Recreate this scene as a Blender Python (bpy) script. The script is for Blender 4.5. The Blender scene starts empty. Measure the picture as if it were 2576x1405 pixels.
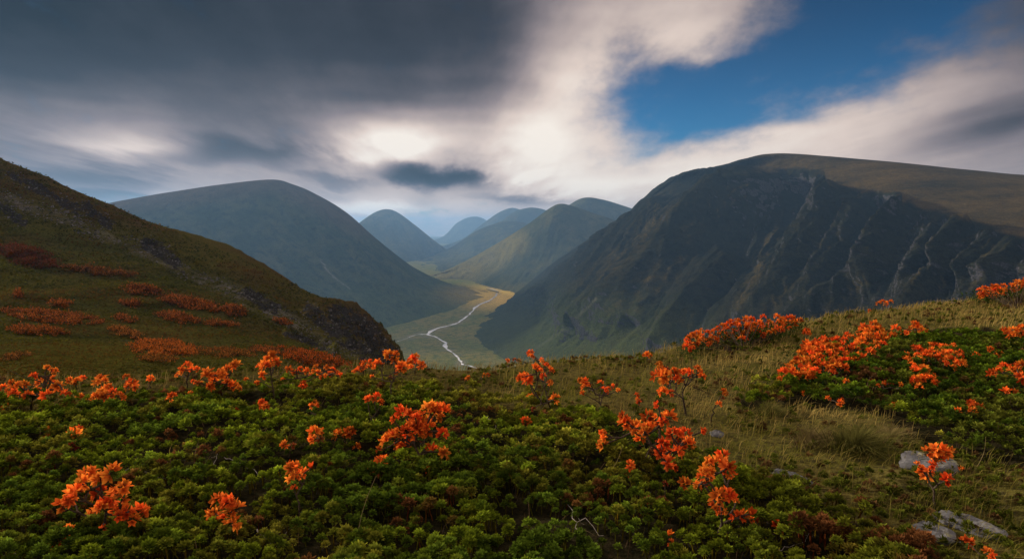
import bpy, math, random
import numpy as np
from mathutils import Vector, Euler
from mathutils.bvhtree import BVHTree

random.seed(7)
rng = np.random.default_rng(11)
scene = bpy.context.scene
COL = scene.collection

# ------------------------------------------------------------------ camera
# The eye is the world's origin; +Y is the viewing direction, z up, metres.
FW, FH, FPX = 2576.0, 1405.0, 1574.2
HORIZON = 570.0
PITCH = math.atan((FH / 2 - HORIZON) / FPX)
CP, SP = math.cos(PITCH), math.sin(PITCH)
VALLEY = -260.0

cam_data = bpy.data.cameras.new('camera')
cam_data.sensor_width = 36.0
cam_data.lens = 36.0 * FPX / FW
cam_data.clip_start = 0.05
cam_data.clip_end = 60000.0
cam = bpy.data.objects.new('camera', cam_data)
cam.rotation_euler = (math.radians(90) - PITCH, 0, 0)
COL.objects.link(cam)
scene.camera = cam


def ray(px, py):
    """direction (scaled to y = 1) of a sight line"""
    a = (np.asarray(px, float) - FW / 2) / FPX
    b = -(np.asarray(py, float) - FH / 2) / FPX
    y = CP + b * SP
    z = -SP + b * CP
    return np.stack([a / y, np.ones_like(y), z / y], -1)


def at(px, py, Y=None):
    d = ray(px, py)
    if Y is None:
        return d * (VALLEY / d[..., 2])[..., None]
    return d * np.asarray(Y, float)[..., None]


def project(P):
    P = np.asarray(P, float)
    dep = P[..., 1] * CP - P[..., 2] * SP
    dep = np.where(np.abs(dep) < 1e-3, 1e-3, dep)
    up = P[..., 1] * SP + P[..., 2] * CP
    return FW / 2 + FPX * P[..., 0] / dep, FH / 2 - FPX * up / dep


# ------------------------------------------------------------------ noise
_perm = np.random.default_rng(5).permutation(4096).astype(np.int64)
_grads = np.random.default_rng(6).normal(size=(4096, 3))
_grads /= np.linalg.norm(_grads, axis=1)[:, None]


def pnoise(P):
    P = np.asarray(P, float)
    sh = P.shape[:-1]
    P = P.reshape(-1, 3)
    i = np.floor(P).astype(np.int64)
    f = P - i
    u = f * f * f * (f * (f * 6 - 15) + 10)
    out = np.zeros(len(P))
    for dx in (0, 1):
        wx = u[:, 0] if dx else 1 - u[:, 0]
        for dy in (0, 1):
            wy = u[:, 1] if dy else 1 - u[:, 1]
            for dz in (0, 1):
                wz = u[:, 2] if dz else 1 - u[:, 2]
                h = _perm[(_perm[(_perm[(i[:, 0] + dx) & 4095] + i[:, 1] + dy) & 4095] + i[:, 2] + dz) & 4095]
                g = _grads[h]
                out += wx * wy * wz * ((f[:, 0] - dx) * g[:, 0] + (f[:, 1] - dy) * g[:, 1] + (f[:, 2] - dz) * g[:, 2])
    return (out * 1.6).reshape(sh)


def fbm(P, octv=4, gain=0.5, lac=2.03):
    P = np.asarray(P, float)
    a, s = 1.0, 0.0
    out = np.zeros(P.shape[:-1])
    for k in range(octv):
        out += a * pnoise(P * lac ** k + 17.3 * k)
        s += a
        a *= gain
    return out / s


def ridged(P, octv=4, gain=0.5, lac=2.1):
    P = np.asarray(P, float)
    a, s = 1.0, 0.0
    out = np.zeros(P.shape[:-1])
    for k in range(octv):
        out += a * (1 - np.clip(np.abs(pnoise(P * lac ** k + 9.1 * k)) * 1.7, 0, 1))
        s += a
        a *= gain
    return out / s


def n2(x, y, s, off=0.0, octv=3):
    P = np.stack([np.asarray(x) / s + off, np.asarray(y) / s - off, np.full(np.shape(x), 3.7 + off)], -1)
    return fbm(P, octv)


# ------------------------------------------------------------------ mesh helpers
def new_mesh(name, V, faces, mat=None, smooth=True, cols=None, attrs=None):
    """faces: list of (n,k) int arrays"""
    me = bpy.data.meshes.new(name)
    V = np.asarray(V, np.float32)
    me.vertices.add(len(V))
    me.vertices.foreach_set('co', V.ravel())
    faces = [np.asarray(f, np.int32) for f in (faces if isinstance(faces, list) else [faces]) if len(f)]
    tot = np.concatenate([np.full(len(f), f.shape[1], np.int32) for f in faces])
    idx = np.concatenate([f.ravel() for f in faces])
    me.loops.add(len(idx))
    me.loops.foreach_set('vertex_index', idx)
    me.polygons.add(len(tot))
    st = np.zeros(len(tot), np.int32)
    st[1:] = np.cumsum(tot)[:-1]
    me.polygons.foreach_set('loop_start', st)
    me.polygons.foreach_set('loop_total', tot)
    me.update(calc_edges=True)
    me.validate()
    if smooth:
        me.polygons.foreach_set('use_smooth', np.ones(len(me.polygons), bool))
    if cols is not None:
        c = np.ones((len(V), 4), np.float32)
        c[:, :3] = cols
        a = me.attributes.new('tint', 'FLOAT_COLOR', 'POINT')
        a.data.foreach_set('color', c.ravel())
    for k, v in (attrs or {}).items():
        a = me.attributes.new(k, 'FLOAT', 'POINT')
        a.data.foreach_set('value', np.asarray(v, np.float32))
    if mat:
        me.materials.append(mat)
    return me


def obj(name, me, parent=None, loc=None):
    o = bpy.data.objects.new(name, me)
    COL.objects.link(o)
    if parent is not None:
        o.parent = parent
    if loc is not None:
        o.location = loc
    return o


def tag(o, label=None, cat=None, group=None, kind=None):
    if label: o['label'] = label
    if cat: o['category'] = cat
    if group: o['group'] = group
    if kind: o['kind'] = kind
    return o


def grid_faces(nr, nc):
    i = np.arange(nr * nc).reshape(nr, nc)
    return np.stack([i[:-1, :-1], i[:-1, 1:], i[1:, 1:], i[1:, :-1]], -1).reshape(-1, 4)


def pchip(X, n):
    """monotone cubic through X[k] (axis 0) sampled at n points per segment"""
    X = np.asarray(X, float)
    K = len(X)
    d = X[1:] - X[:-1]
    m = np.zeros_like(X)
    if K > 2:
        a, b = d[:-1], d[1:]
        m[1:-1] = np.where(a * b > 0, 2 * a * b / np.where(np.abs(a + b) < 1e-9, 1e-9, a + b), 0)
    m[0], m[-1] = d[0], d[-1]
    return _hermite(X, m, n)


def catmull(X, n):
    X = np.asarray(X, float)
    m = np.zeros_like(X)
    m[1:-1] = (X[2:] - X[:-2]) / 2
    m[0], m[-1] = X[1] - X[0], X[-1] - X[-2]
    return _hermite(X, m, n)


def _hermite(X, m, n):
    out = []
    K = len(X)
    for k in range(K - 1):
        nn = n[k] if isinstance(n, (list, tuple)) else n
        t = np.linspace(0, 1, nn, endpoint=False).reshape((-1,) + (1,) * (X.ndim - 1))
        h00, h10 = 2 * t**3 - 3 * t**2 + 1, t**3 - 2 * t**2 + t
        h01, h11 = -2 * t**3 + 3 * t**2, t**3 - t**2
        out.append(h00 * X[k] + h10 * m[k] + h01 * X[k + 1] + h11 * m[k + 1])
    out.append(X[-1:])
    return np.concatenate(out, 0)


def loft(columns, ncol, nrow):
    """columns[c][r] = 3D point; c along the ridge, r from behind over the crest to the foot"""
    A = np.asarray(columns, float)                   # C,R,3
    A = catmull(A, ncol)                             # dense along the ridge
    B = np.swapaxes(A, 0, 1)                         # R,C,3
    xy = catmull(B[..., :2], nrow)
    z = pchip(B[..., 2:], nrow)
    return np.concatenate([xy, z], -1)               # rows, cols, 3


def normals(G):
    du = np.gradient(G, axis=1)
    dv = np.gradient(G, axis=0)
    n = np.cross(dv, du)
    n /= np.linalg.norm(n, axis=-1)[..., None] + 1e-9
    flip = np.where(n[..., 2:] < 0, -1, 1)
    return n * flip


def seg_dist(px, py, poly):
    """distance to a polyline (pixels), signed side, and position 0..1 along it"""
    best = np.full(np.shape(px), 1e9)
    tt = np.zeros_like(best)
    side = np.zeros_like(best)
    n = len(poly) - 1
    for k in range(n):
        (x0, y0), (x1, y1) = poly[k], poly[k + 1]
        dx, dy = x1 - x0, y1 - y0
        L2 = dx * dx + dy * dy
        t = np.clip(((px - x0) * dx + (py - y0) * dy) / L2, 0, 1)
        ex, ey = px - (x0 + t * dx), py - (y0 + t * dy)
        d = np.hypot(ex, ey)
        w = d < best
        best = np.where(w, d, best)
        tt = np.where(w, (k + t) / n, tt)
        side = np.where(w, np.sign(dx * ey - dy * ex), side)
    return best, side, tt


def in_poly(px, py, poly):
    px, py = np.asarray(px), np.asarray(py)
    ins = np.zeros(px.shape, bool)
    n = len(poly)
    for k in range(n):
        (x0, y0), (x1, y1) = poly[k], poly[(k + 1) % n]
        c = ((y0 > py) != (y1 > py)) & (px < (x1 - x0) * (py - y0) / ((y1 - y0) if y1 != y0 else 1e-9) + x0)
        ins ^= c
    return ins


def sstep(a, b, x):
    t = np.clip((x - a) / (b - a), 0, 1)
    return t * t * (3 - 2 * t)


# ------------------------------------------------------------------ materials
class NT:
    def __init__(self, tree):
        self.t = tree
        tree.nodes.clear()

    def n(self, typ, _out=None, **kw):
        nd = self.t.nodes.new(typ)
        for k, v in kw.items():
            if k.startswith('_'):
                setattr(nd, k[1:], v)
            else:
                key = int(k[1:]) if k[0] == 'i' and k[1:].isdigit() else k.replace('__', ' ')
                s = nd.inputs[key]
                if isinstance(v, bpy.types.NodeSocket):
                    self.t.links.new(v, s)
                else:
                    s.default_value = v
        return nd

    def math(self, op, a, b=None, c=None, clamp=False):
        nd = self.t.nodes.new('ShaderNodeMath')
        nd.operation = op
        nd.use_clamp = clamp
        for k, v in enumerate((a, b, c)):
            if v is None: continue
            if isinstance(v, bpy.types.NodeSocket): self.t.links.new(v, nd.inputs[k])
            else: nd.inputs[k].default_value = v
        return nd.outputs[0]

    def vmath(self, op, a, b=None, c=None):
        nd = self.t.nodes.new('ShaderNodeVectorMath')
        nd.operation = op
        for k, v in enumerate((a, b, c)):
            if v is None: continue
            if isinstance(v, bpy.types.NodeSocket): self.t.links.new(v, nd.inputs[k])
            else: nd.inputs[k].default_value = v
        return nd.outputs['Value'] if op in ('DISTANCE', 'LENGTH', 'DOT_PRODUCT') else nd.outputs[0]

    def noise(self, vec, scale, detail=3.0, rough=0.55, dist=0.0):
        nd = self.n('ShaderNodeTexNoise', Vector=vec, Scale=scale, Detail=detail, Roughness=rough, Distortion=dist)
        return nd.outputs[0]

    def smooth(self, v, a, b, to0=0.0, to1=1.0):
        nd = self.t.nodes.new('ShaderNodeMapRange')
        nd.interpolation_type = 'SMOOTHSTEP'
        self.t.links.new(v, nd.inputs[0])
        nd.inputs[1].default_value, nd.inputs[2].default_value = a, b
        nd.inputs[3].default_value, nd.inputs[4].default_value = to0, to1
        return nd.outputs[0]

    def mix(self, f, a, b):
        nd = self.t.nodes.new('ShaderNodeMix')
        nd.data_type = 'RGBA'
        for s, v in ((nd.inputs[0], f), (nd.inputs[6], a), (nd.inputs[7], b)):
            if isinstance(v, bpy.types.NodeSocket): self.t.links.new(v, s)
            elif s.type == 'RGBA': s.default_value = (*v, 1) if len(v) == 3 else v
            else: s.default_value = v
        return nd.outputs[2]

    def attr(self, name):
        nd = self.t.nodes.new('ShaderNodeAttribute')
        nd.attribute_name = name
        return nd


def mat(name):
    m = bpy.data.materials.new(name)
    m.use_nodes = True
    return m, NT(m.node_tree)


def finish(nt, shader, volume=None):
    o = nt.t.nodes.new('ShaderNodeOutputMaterial')
    if shader is not None: nt.t.links.new(shader, o.inputs[0])
    if volume is not None: nt.t.links.new(volume, o.inputs[1])


def leaf_mat(name, trans=0.35, rough=0.55, spec=0.25, vary=0.25, vscale=60.0):
    m, nt = mat(name)
    c = nt.attr('tint').outputs['Color']
    pos = nt.n('ShaderNodeNewGeometry').outputs['Position']
    ns = nt.noise(pos, vscale, 2.0)
    f = nt.smooth(ns, 0.3, 0.7, 1 - vary, 1 + vary)
    c = nt.vmath('SCALE', c, None)
    nt.t.links.new(f, c.node.inputs[3])
    p = nt.n('ShaderNodeBsdfDiffuse', Color=c, Roughness=0.4)
    tr = nt.n('ShaderNodeBsdfTranslucent', Color=c)
    mx = nt.n('ShaderNodeMixShader', i0=trans, i1=p.outputs[0], i2=tr.outputs[0])
    finish(nt, mx.outputs[0])
    return m


def terrain_mat(name, cols, scale, rock=(0.16, 0.16, 0.17), bump=1.0, extra=None, rough=0.95, grain=None):
    """grass and heath in three colours broken by noise at several sizes, bare rock where the 'rock' attribute says"""
    m, nt = mat(name)
    pos = nt.n('ShaderNodeNewGeometry').outputs['Position']
    a = nt.noise(pos, 1.0 / scale, 5.0, 0.6)
    b = nt.noise(pos, 4.3 / scale, 5.0, 0.62, 0.4)
    g = nt.noise(pos, 34.0 / scale, 4.0, 0.7)
    c = nt.mix(nt.smooth(a, 0.38, 0.62), cols[0], cols[1])
    c = nt.mix(nt.smooth(b, 0.45, 0.68), c, cols[2])
    if extra:
        for an, ec in extra.items():
            av = nt.attr(an).outputs['Fac']
            c = nt.mix(nt.math('MULTIPLY', av, nt.smooth(b, 0.2, 0.75, 1.0, 0.55)), c, ec)
    gr = nt.smooth(g, 0.3, 0.72, 0.55, 1.5)
    c = nt.vmath('SCALE', c, None)
    nt.t.links.new(gr, c.node.inputs[3])
    rv = nt.attr('rock').outputs['Fac']
    rn = nt.math('ADD', rv, nt.math('MULTIPLY', nt.math('SUBTRACT', b, 0.5), 0.9))
    rf = nt.smooth(rn, 0.42, 0.62)
    rcol = nt.mix(nt.smooth(g, 0.35, 0.7), tuple(v * 0.45 for v in rock), tuple(v * 1.35 for v in rock))
    c = nt.mix(rf, c, rcol)
    h = nt.math('ADD', nt.math('MULTIPLY', b, 2.2), nt.math('MULTIPLY', g, 0.8))
    bp = nt.n('ShaderNodeBump', Strength=0.9, Distance=scale * 0.05 * bump, Height=h)
    p = nt.n('ShaderNodeBsdfDiffuse', Color=c, Roughness=0.6, Normal=bp.outputs[0])
    finish(nt, p.outputs[0])
    return m
# ------------------------------------------------------------------ sky, sun, air
SUN_AZ, SUN_EL = math.radians(-60.0), math.radians(17.0)
sun_dir = Vector((math.sin(SUN_AZ) * math.cos(SUN_EL), math.cos(SUN_AZ) * math.cos(SUN_EL), math.sin(SUN_EL)))
sd = bpy.data.lights.new('sun', 'SUN')
sd.energy = 5.0
sd.angle = math.radians(3.0)
sd.color = (1.0, 0.87, 0.70)
sun = bpy.data.objects.new('sun', sd)
sun.rotation_euler = (-sun_dir).to_track_quat('-Z', 'Y').to_euler()
COL.objects.link(sun)

world = bpy.data.worlds.new('World')
scene.world = world
world.use_nodes = True
W = NT(world.node_tree)

# cloud brightness V (0..1) and clear-sky opening B at directions of the sky, given as sight-line samples
CLOUD = [  # x, y, V, B
    (-700, -200, .15, 0), (-700, 300, .3, 0), (-700, 700, .4, 0), (3300, -200, .2, .2), (3300, 300, .4, 0), (3300, 700, .45, 0),
    (0, -250, .14, 0), (600, -250, .18, 0), (1200, -250, .22, 0), (1700, -250, .45, .2), (2200, -250, .3, .9), (2700, -150, .25, .5),
    (0, 0, .13, 0), (0, 100, .16, 0), (0, 190, .24, 0), (0, 260, .47, 0), (0, 330, .45, 0), (60, 390, .48, 0), (150, 440, .40, 0),
    (250, 20, .19, 0), (300, 120, .22, 0), (250, 210, .28, 0), (200, 290, .47, 0), (230, 370, .60, 0), (120, 340, .50, 0),
    (320, 375, .66, 0), (260, 445, .38, 0), (330, 440, .42, 0), (240, 500, .36, .25), (330, 490, .48, .1), (420, 465, .66, 0),
    (500, 20, .22, 0), (560, 120, .25, 0), (520, 220, .33, 0), (420, 290, .42, 0), (420, 360, .62, 0), (520, 395, .36, 0), (420, 400, .42, 0),
    (560, 330, .38, 0), (640, 290, .40, 0), (600, 430, .62, 0), (700, 430, .60, 0), (560, 450, .58, 0),
    (750, 40, .25, 0), (800, 150, .29, 0), (740, 240, .40, 0), (700, 350, .37, 0), (820, 300, .47, 0), (780, 410, .66, 0), (690, 395, .42, 0),
    (860, 460, .50, 0), (780, 460, .48, 0), (920, 520, .86, 0), (870, 420, .78, 0),
    (1000, 40, .25, 0), (1050, 150, .28, 0), (980, 240, .40, 0), (900, 330, .66, 0), (880, 375, .74, 0),
    (1000, 370, 1.0, 0), (960, 345, .88, 0), (1080, 350, .84, 0), (1020, 440, .36, 0), (1100, 450, .36, 0), (1160, 455, .45, 0), (950, 425, .50, 0),
    (1000, 490, .80, 0), (1120, 490, .86, 0), (1180, 400, .62, 0), (1100, 400, .74, 0),
    (1250, 40, .30, 0), (1250, 130, .34, 0), (1200, 220, .38, 0), (1150, 300, .52, 0), (1250, 290, .68, 0), (1240, 360, .84, 0), (1220, 440, .84, 0),
    (1400, 30, .46, 0), (1400, 110, .58, 0), (1350, 200, .62, 0), (1380, 290, .84, 0), (1330, 380, .92, 0), (1330, 430, .80, 0), (1420, 420, .86, 0),
    (1250, 495, .55, 0), (1350, 495, .58, .05), (1450, 480, .76, 0), (1560, 480, .76, 0), (1640, 450, .84, 0), (1520, 440, .88, 0),
    (1500, 20, .62, 0), (1480, 100, .76, 0), (1450, 190, .82, 0), (1540, 170, .78, .1), (1440, 330, .82, 0), (1470, 290, .74, .2), (1500, 385, .70, .25),
    (1590, 110, .5, .75), (1570, 250, .6, .75), (1620, 270, .5, .9), (1600, 330, .65, .7), (1560, 390, .74, .4), (1640, 405, .72, .35), (1680, 370, .6, .7),
    (1640, 50, .72, 0), (1720, 80, .80, 0), (1760, 30, .66, 0), (1830, 90, .70, .1), (1800, 120, .72, .25), (1680, 130, .68, .25), (1900, 40, .56, .35),
    (1720, 200, .5, 1), (1850, 180, .5, 1), (1980, 90, .45, .85), (2080, 30, .4, .95), (2000, 180, .5, 1), (1760, 300, .5, 1), (1850, 320, .6, .95),
    (1920, 275, .62, .55), (2020, 260, .60, .72), (2080, 290, .60, .75), (1960, 320, .66, .6), (1800, 380, .74, .35), (1870, 370, .80, .1),
    (2120, 180, .5, .95), (2230, 90, .4, .95), (2350, 20, .35, .9), (2200, 230, .56, .5), (2300, 190, .52, .35), (2150, 310, .76, 0), (2020, 350, .84, 0),
    (2400, 100, .42, .55), (2480, 60, .34, .4), (2570, 0, .26, .5), (2570, 120, .40, .25), (2420, 190, .54, .1), (2560, 210, .48, .05),
    (2300, 270, .74, 0), (2440, 250, .62, 0), (2560, 290, .46, 0), (2450, 320, .42, 0), (2340, 330, .60, 0), (2200, 370, .70, 0), (2350, 390, .62, 0),
    (2500, 390, .52, 0), (2570, 420, .56, 0), (2100, 380, .74, 0),
    (1760, 410, .84, 0), (1720, 430, .86, 0), (950, 560, .72, .2), (1080, 540, .66, .3), (1080, 590, .55, .4), (1200, 535, .72, .1), (1290, 530, .72, 0),
    (600, 560, .6, 0), (200, 600, .5, 0), (1800, 560, .7, 0), (2400, 560, .5, 0), (1288, 700, .5, .2),
]
CL = np.array(CLOUD, float)
STRETCH = 1.55


def angles(px, py):
    d = ray(px, py)
    d = d / np.linalg.norm(d, axis=-1)[..., None]
    return np.arctan2(d[..., 0], d[..., 1]), np.arcsin(d[..., 2])


au, av = angles(CL[:, 0], CL[:, 1])
Q = np.stack([au / STRETCH, av], -1)
D = np.linalg.norm(Q[:, None] - Q[None], axis=-1)
# radius of each blob from the spacing of its neighbours
RAD = np.sort(D, axis=1)[:, 4] * 2.1
RAD = np.clip(RAD, 0.045, 0.5)


def basis(d, r):
    t = np.clip(1 - d / r, 0, 1)
    return t * t * (3 - 2 * t)


V0 = 0.42
VSIDE, VTOP = 0.62, 0.74
nn = len(CL)
K = np.block([[D - 0.02 * np.eye(nn), np.ones((nn, 1))], [np.ones((1, nn)), np.zeros((1, 1))]])
wV = np.linalg.solve(K, np.append(CL[:, 2], 0))
wB = np.linalg.solve(K, np.append(CL[:, 3], 0))

# the samples are gathered into rows of equal elevation, each row one colour ramp across the azimuth (red = V, green = B)
AZ0, AZ1 = math.radians(-62), math.radians(62)
EL = np.radians([-6, 0, 1.2, 2.2, 3.2, 4.2, 5.2, 6.2, 7.3, 8.5, 9.8, 11.2, 12.8, 14.6, 16.4, 18.2, 20.4, 24, 34])
NA = 32
TA = np.concatenate([np.radians([-62, -50]), np.linspace(math.radians(-40), math.radians(40), NA - 4), np.radians([50, 62])])
ga, ge = np.meshgrid(TA, EL)
Dg = np.linalg.norm(np.stack([ga / STRETCH, ge], -1)[..., None, :] - Q, axis=-1)
TV = np.clip(Dg @ wV[:-1] + wV[-1], 0.08, 1)
TB = np.clip(Dg @ wB[:-1] + wB[-1], 0, 1)
side = sstep(math.radians(58), math.radians(42), np.abs(ga))
TV = TV * side + VSIDE * (1 - side)
TB = TB * side
TV[-1], TB[-1] = VTOP, 0

tc = W.n('ShaderNodeTexCoord').outputs['Generated']
sep = W.n('ShaderNodeSeparateXYZ', Vector=tc)
sx, sy, sz = sep.outputs
az = W.math('ARCTAN2', sx, sy)
el = W.math('ARCSINE', sz)
# cloud-deck coordinates: wind blows towards a point on the skyline a little left of the middle
den = W.math('MAXIMUM', W.math('ADD', sz, 0.07), 0.02)
cx = W.math('DIVIDE', W.math('MULTIPLY_ADD', sy, 0.10, sx), den)
cy = W.math('MULTIPLY', W.math('DIVIDE', sy, den), 0.24)
streak = W.n('ShaderNodeCombineXYZ', X=cx, Y=cy, Z=0.0).outputs[0]


def noise2(vec, scale, detail, rough):
    nd = W.t.nodes.new('ShaderNodeTexNoise')
    nd.noise_dimensions = '2D'
    W.t.links.new(vec, nd.inputs['Vector'])
    nd.inputs['Scale'].default_value = scale
    nd.inputs['Detail'].default_value = detail
    nd.inputs['Roughness'].default_value = rough
    return nd.outputs


na = noise2(streak, 1.0, 1.5, 0.5)
nb = noise2(streak, 3.0, 4.0, 0.55)
wa = W.n('ShaderNodeSeparateXYZ', Vector=W.vmath('SUBTRACT', na['Color'], (0.5, 0.5, 0.5))).outputs
det = W.math('SUBTRACT', nb[0], 0.5)
az2 = W.math('MULTIPLY_ADD', wa[0], 0.06, az)
az2 = W.math('MULTIPLY_ADD', det, 0.05, az2)
el2 = W.math('MULTIPLY_ADD', wa[1], 0.035, el)
el2 = W.math('MULTIPLY_ADD', det, 0.022, el2)
puff = W.n('ShaderNodeCombineXYZ', X=az, Y=W.math('MULTIPLY', el, 1.5), Z=0.0).outputs[0]
np_ = noise2(puff, 16.0, 5.0, 0.6)
pf = W.math('SUBTRACT', np_[0], 0.5)
fa = W.n('ShaderNodeMapRange', i0=az2, i1=AZ0, i2=AZ1, i3=0.0, i4=1.0).outputs[0]
tab = None
for k in range(len(EL)):
    rp = W.n('ShaderNodeValToRGB', Fac=fa)
    r_ = rp.color_ramp
    r_.interpolation = 'CARDINAL'
    pos_ = [float((t - AZ0) / (AZ1 - AZ0)) for t in TA]
    for j in range(1, NA - 1):
        r_.elements.new(pos_[j])
    for j in range(NA):
        r_.elements[j].color = (float(TV[k, j]), float(TB[k, j]), 0, 1)
    if tab is None:
        tab = rp.outputs[0]
    else:
        tab = W.mix(W.smooth(el2, float(EL[k - 1]), float(EL[k])), tab, rp.outputs[0])
ts = W.n('ShaderNodeSeparateXYZ', Vector=tab).outputs
Vv = W.math('MULTIPLY_ADD', det, 0.16, W.math('MULTIPLY_ADD', ts[0], 1.24, -0.085))
Vv = W.math('MULTIPLY_ADD', pf, 0.10, Vv)
# single cloudlets and breaks in the deck
LENS = [(420, 70, 1000, 260, -.10, 4), (1050, 60, 500, 200, -.05, 0), (1055, 442, 190, 44, -.52, 6), (1150, 452, 120, 26, -.16, 4), (690, 398, 260, 44, -.22, 6), (480, 402, 160, 26, -.16, 0), (350, 378, 220, 46, .20, 6), (1000, 362, 170, 60, .24, 0),
        (900, 405, 120, 34, .18, 8), (860, 455, 150, 20, -.20, 8), (1300, 498, 190, 26, -.26, 2), (1440, 470, 300, 34, .12, -3), (1330, 438, 90, 22, .22, -8), (250, 448, 220, 34, -.14, 4),
        (900, 520, 330, 26, .20, 0), (250, 500, 200, 20, -.12, 0), (1500, 545, 200, 22, .10, 0), (1420, 210, 110, 150, .06, 30), (1340, 330, 150, 90, .07, 20), (2480, 312, 300, 44, -.20, -14), (1000, 250, 320, 60, -.12, -8)]
uvw = W.n('ShaderNodeCombineXYZ', X=az2, Y=el2, Z=0.0).outputs[0]
for lx, ly, lw, lh, la, lt in LENS:
    a0, e0 = angles(np.array(float(lx)), np.array(float(ly)))
    mp = W.t.nodes.new('ShaderNodeMapping')
    mp.vector_type = 'TEXTURE'
    W.t.links.new(uvw, mp.inputs[0])
    mp.inputs[1].default_value = (float(a0), float(e0), 0)
    mp.inputs[2].default_value = (0, 0, math.radians(-lt))
    mp.inputs[3].default_value = (lw / FPX, lh / FPX, 1)
    Vv = W.math('ADD', Vv, W.smooth(W.vmath('LENGTH', mp.outputs[0]), 1.0, 0.0, 0.0, la))
Vv = W.math('MAXIMUM', Vv, 0.0)
Bv = W.math('MULTIPLY_ADD', det, -0.45, ts[1])
Bv = W.math('MULTIPLY_ADD', pf, -0.62, Bv)
Bv = W.smooth(Bv, 0.10, 0.84, 0.0, 0.97)


def lin(c):
    return tuple(((v / 255) / 12.92 if v / 255 < 0.04045 else ((v / 255 + 0.055) / 1.055) ** 2.4) for v in c)


ramp = W.n('ShaderNodeValToRGB', Fac=Vv)
cr = ramp.color_ramp
stops = [(0.0, (16, 19, 25)), (0.2, (50, 51, 58)), (0.35, (91, 86, 91)), (0.5, (133, 122, 124)), (0.68, (186, 169, 163)), (0.84, (228, 209, 197)), (1.0, (255, 244, 231))]
cr.elements[0].position, cr.elements[0].color = 0.0, (*lin(stops[0][1]), 1)
cr.elements[1].position, cr.elements[1].color = 1.0, (*lin(stops[-1][1]), 1)
for p_, c_ in stops[1:-1]:
    e = cr.elements.new(p_)
    e.color = (*lin(c_), 1)
sky = W.n('ShaderNodeTexSky')
sky.sky_type = 'NISHITA'
sky.sun_disc = False
sky.sun_elevation = SUN_EL
sky.sun_rotation = SUN_AZ
sky.air_density = 1.0
sky.dust_density = 0.2
sky.ozone_density = 3.0
blue = W.vmath('MULTIPLY', sky.outputs[0], (0.0048, 0.0255, 0.041))
blue = W.vmath('SCALE', blue, None)          # the clear air pales towards the skyline
W.t.links.new(W.smooth(el, 0.05, 0.36, 2.3, 0.95), blue.node.inputs[3])
bcol = W.mix(Bv, ramp.outputs[0], blue)
bg = W.n('ShaderNodeBackground', Color=bcol, Strength=0.76)
ow = W.t.nodes.new('ShaderNodeOutputWorld')
W.t.links.new(bg.outputs[0], ow.inputs[0])

# air: one even volume round the whole scene
def box_mesh(name, lo, hi, m):
    x0, y0, z0 = lo
    x1, y1, z1 = hi
    V = [(x0, y0, z0), (x1, y0, z0), (x1, y1, z0), (x0, y1, z0), (x0, y0, z1), (x1, y0, z1), (x1, y1, z1), (x0, y1, z1)]
    F = [(0, 3, 2, 1), (4, 5, 6, 7), (0, 1, 5, 4), (1, 2, 6, 5), (2, 3, 7, 6), (3, 0, 4, 7)]
    return new_mesh(name, V, np.array(F), m, smooth=False)


hm, nt = mat('haze_air')
HAZE = 0.90e-4
pv = nt.n('ShaderNodeVolumePrincipled', Density=HAZE, Anisotropy=0.30)
pv.inputs['Color'].default_value = (0.29, 0.57, 1.0, 1)
finish(nt, None, pv.outputs[0])
hz = obj('haze', box_mesh('haze', (-9500, -1500, -268), (9500, 17000, 240), hm))
tag(hz, 'pale blue haze filling the valley between the mountains', 'haze', kind='stuff')

world.cycles.sampling_method = 'MANUAL'
world.cycles.sample_map_resolution = 256
scene.view_settings.view_transform = 'Standard'
scene.view_settings.look = 'None'
scene.view_settings.exposure = 0.4
scene.view_settings.gamma = 1.0
scene.render.engine = 'CYCLES'
cy_ = scene.cycles
cy_.max_bounces = 5
cy_.diffuse_bounces = 3
cy_.glossy_bounces = 2
cy_.transmission_bounces = 3
cy_.transparent_max_bounces = 4
cy_.volume_bounces = 0
cy_.sample_clamp_indirect = 4.0
cy_.use_denoising = True
# ------------------------------------------------------------------ far terrain
def P3(c):
    """(px, py, Y) -> point, (px, py) or (px, py, None) -> on the valley floor, ('p', x, y, z) -> as is"""
    if c[0] == 'p':
        return np.array(c[1:], float)
    if len(c) == 2 or c[2] is None:
        p = at(float(c[0]), float(c[1]))
        p[2] -= 4.0
        return p
    return at(float(c[0]), float(c[1]), float(c[2]))


def back_of(p, dy, dz, dx=0.0):
    return ('p', p[0] + dx, p[1] + dy, p[2] + dz)


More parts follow.
